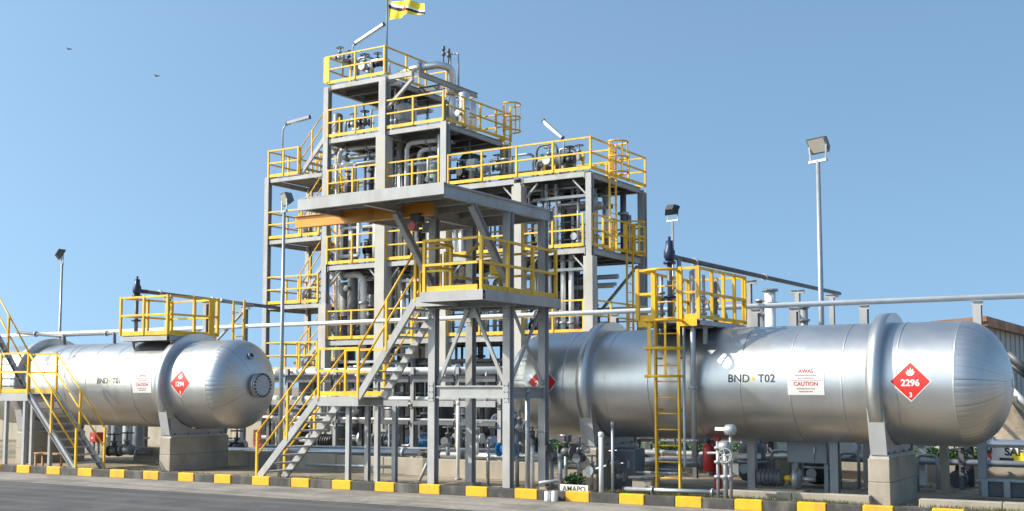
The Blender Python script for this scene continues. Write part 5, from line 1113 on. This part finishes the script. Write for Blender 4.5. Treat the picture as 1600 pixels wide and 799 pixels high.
# bushes: many small leaf faces on short twigs
def bush(label, c, rx, ry, h, n, group=None):
    c = V(c); t = thing('bush', label, 'bush', c, group); vs, fs = [], []
    lobes = [(random.uniform(-.7, .7) * rx, random.uniform(-.6, .6) * ry, random.uniform(.3, .75) * h, random.uniform(.3, .55)) for _ in range(9)]
    for i in range(n):
        lx_, ly_, lz_, lr = random.choice(lobes); d = V((random.gauss(0, 1), random.gauss(0, 1), random.gauss(0, 1))).normalized() * random.uniform(.5, 1) ** .5
        p = V((lx_ + d.x * lr * rx, ly_ + d.y * lr * ry, max(.03, lz_ + d.z * lr * h * .8))); s = random.uniform(.025, .06); a = V((random.gauss(0, 1), random.gauss(0, 1), random.gauss(0, .6))).normalized(); b = a.orthogonal().normalized()
        k_ = len(vs); vs += [p - a * s, p + b * s * .5, p + a * s, p - b * s * .5]; fs.append((k_, k_ + 1, k_ + 2, k_ + 3))
    o = obj('foliage', from_data('foliage_mesh', vs, fs), 'leaf', t, Matrix.Translation(c)); o['kind'] = 'stuff'
    for i in range(6): a = random.uniform(0, 6.28); member('twig', 'bark', t, c, c + V((math.cos(a) * rx * .6, math.sin(a) * ry * .6, h * .7)), 'tube', .025, None, 5)
random.seed(2)
for px0, px1, Y_, h, lb in ((1478, 1536, 31, .75, 'round green bush between the white post and the safety board'), (1428, 1470, 31.5, .55, 'low yellowish green bush right of the pedestal'), (1145, 1180, 30, .7, 'green bush seen under the tank right of the manifold'), (990, 1050, 29, .7, 'green bush seen under the tank behind the ladder'), (855, 900, 27, .7, 'green bush under the left end of the right tank'), (1062, 1102, 29.5, .65, 'green bush seen between ladder and downpipe')):
    a, b = P(px0, 730, Y_), P(px1, 730, Y_); bush(lb, ((a.x + b.x) / 2, Y_, .05), (b.x - a.x) * .55, .6, h, 2600)
p_ = P(900, 748, 20.75); bush('small bright green plant before the shaded pedestal', (p_.x, 20.75, .05), .26, .2, .42, 420)
# clutter under the right tank, further back
for i, (px, py, Y_, lb) in enumerate(((1010, 712, 26.5, 'far pale valve behind the ladder, under the tank'), (1160, 728, 26.2, 'far valve right of the manifold, under the tank'), (1185, 726, 26.4, 'second far valve right of the manifold, under the tank'), (1328, 700, 25.8, 'dark valve behind the right-hand pedestal, under the tank'), (1205, 755, 27, 'white far valve behind the pump skid'), (1500, 748, 26.5, 'low dark valve right of the white concrete post'))): valve(lb, P(px, py, Y_), ((1, 0, 0), (0, 1, 0))[i % 2], 1.5, m=('white', 'galv', 'dgrey')[i % 3], wm=('galv', 'dgrey')[i % 2])
box_s = thing('drain_box', 'dark open drain frame on the ground at the far right', 'drain', P(1570, 770, 23)); a, b = P(1535, 772, 24.6), P(1640, 750, 24.6)
box('frame', 'dgrey', box_s, (a.x, 24.6, .06), (b.x, 24.75, .35)); box('lid', 'galv', box_s, (a.x - .1, 24.5, .351), (b.x, 24.9, .38))
for i in range(4): x = a.x + (b.x - a.x) * i / 3; box('leg', 'galv', box_s, (x, 24.52, .051), (x + .12, 24.598, .35))
random.seed(77)
lr = thing('pipe_rack', 'low dark pipe rack standing behind and under the right tank', 'pipe rack', (-6, 26, .05))
for i in range(10):
    x = -14 + i * 1.5
    for y in (25.8, 26.8): member('rack_post', 'dgrey', lr, (x, y, .05), (x, y, .95), 'H', .10, .10, .01)
    for z in (.5, .9): member('rack_arm', 'dgrey', lr, (x, 25.7, z), (x, 26.9, z), 'H', .08, .08, .008)
for y, z, r_, m_, lb in ((25.85, .62, .07, 'galv', 'grey pipe on the low tier of the rack under the right tank'), (26.2, .60, .05, 'dgrey', 'dark pipe on the low tier of the rack under the right tank'), (25.9, 1.02, .075, 'pipe', 'silver pipe on the high tier of the rack under the right tank'), (26.3, 1.0, .055, 'dgrey', 'dark pipe on the high tier of the rack under the right tank'), (26.65, 1.02, .07, 'galv', 'grey rear pipe on the high tier of the rack under the right tank')):
    pipe(lb, [(-14.2, y, z), (0.5, y, z)], r_, m_, flanges=((0, .15), (0, .42), (0, .66), (0, .85)))
for i, (x, lb) in enumerate(((-9.3, 'dark squat unit behind the ladder foot, under the right tank'), (-7.8, 'dark squat unit left of the control cabinet'), (-6.2, 'dark squat unit right of the control cabinet'), (-3.2, 'dark squat unit behind the white concrete post'))):
    vessel(lb, x, 25.0, .1, random.uniform(.75, 1.05), .3, ('dgrey', 'black')[i % 2], 'unit')
    pipe(('first', 'second', 'third', 'fourth')[i] + ' small grey pipe hoop beside the dark units, from the left', [(x + .5, 24.9, .05), (x + .5, 24.9, .8), (x + .9, 24.9, .8), (x + .9, 24.9, .05)], .035, 'galv', bend=.1, n=8)
for i, px in enumerate((170, 190, 208, 226)):
    p = P(px, 690, 26.6); tag_ = ('leftmost', 'second', 'third', 'rightmost')[i]; t = thing('vertical_pipe', f'{tag_} of the tall grey pipes behind the gas cylinders', 'pipe', (p.x, 26.6, .05)); member('pipe', ('galv', 'dgrey')[i % 2], t, (p.x, 26.6, .05), (p.x, 26.6, 2.1), 'tube', .2, None, 12); disc('flange', 'galv', t, (p.x, 26.6, .5), (0, 0, 1), .16, .06, 14)
wall_piece('bund_wall', 'long grey concrete wall far behind the left tank', (-48, 30, .05), (-29, 30, .05), .2, 1.3)
# cable trays on the tower
for i, (x0_, x1_, z, y, lb) in enumerate(((XA + .2, XB - .2, Z3 - .75, 32.5, 'level cable tray under the third deck, first bay'), (XB + .2, XC - .2, Z4 - .7, 32.5, 'level cable tray under the fourth deck, second bay'), (XD + .2, XE - .2, Z4 - .65, 32.6, 'level cable tray under the fourth deck, right bay'), (XA + .2, XB - .2, Z5 - .8, 32.5, 'level cable tray under the lowest deck, first bay'), (XD + .2, XE - .2, Z3 - .7, 32.7, 'level cable tray under the third deck, right bay'))):
    t = thing('cable_tray', lb, 'cable tray', (x0_, y, z))
    for k_ in (-.14, .14): member('tray_side', 'galv', t, (x0_, y + k_, z), (x1_, y + k_, z), 'box', .02, .09)
    for k_ in range(7): x = x0_ + (x1_ - x0_) * (k_ + .5) / 7; member('tray_rung', 'galv', t, (x, y - .128, z - .02), (x, y + .128, z - .02), 'box', .04, .02)
    for k_ in (-.06, 0, .07): member('cable', 'black', t, (x0_, y + k_, z + .02), (x1_, y + k_, z + .02), 'tube', .04, None, 6)
# low treeline far away, mostly hidden
random.seed(8)
# birds
for i, (px, py, Y_, lb) in enumerate(((108, 77, 60, 'tiny dark bird high in the sky, upper left'), (245, 119, 60, 'tiny dark bird in the sky left of the flag'))):
    q = P(px, py, Y_); t = thing('bird', lb, 'bird', q); lathe('body', 'black', t, [(.005, -.2), (.05, -.1), (.06, .02), (.035, .14), (.04, .18), (.005, .26)], q, (1, .2, 0), 8, False)
    for s_ in (-1, 1): obj('wing', from_data('wing_mesh', [(-.06, 0, 0), (.08, 0, 0), (.05, s_ * .18, .06), (-.04, s_ * .34, .03), (-.08, s_ * .17, .05)], [(0, 1, 2, 3, 4)]), 'black', t, Matrix.Translation(q))
M['leaf2'] = M['grassm']
gs = [(x, KY(x) + .55, 1.2, .5) for x in [-24, -22.5, -21, -19, -18, -16.5, -15.5]] + [(-10.4, 20.9, .8, .5), (-9.6, 20.9, .9, .6), (-8.6, 20.9, .8, .4), (-7.4, 20.95, 1.3, .35), (-6.4, 21.0, .8, .3), (-4, 21.1, .9, .35), (-2.6, 21.2, 1, .35), (-1.6, 21.2, 1, .35)]
g = grass('grass_strip', gs, 26000, .03, .14, 'dry grass growing along the back of the kerb'); g.data.materials.clear(); g.data.materials.append(M['grassm'])
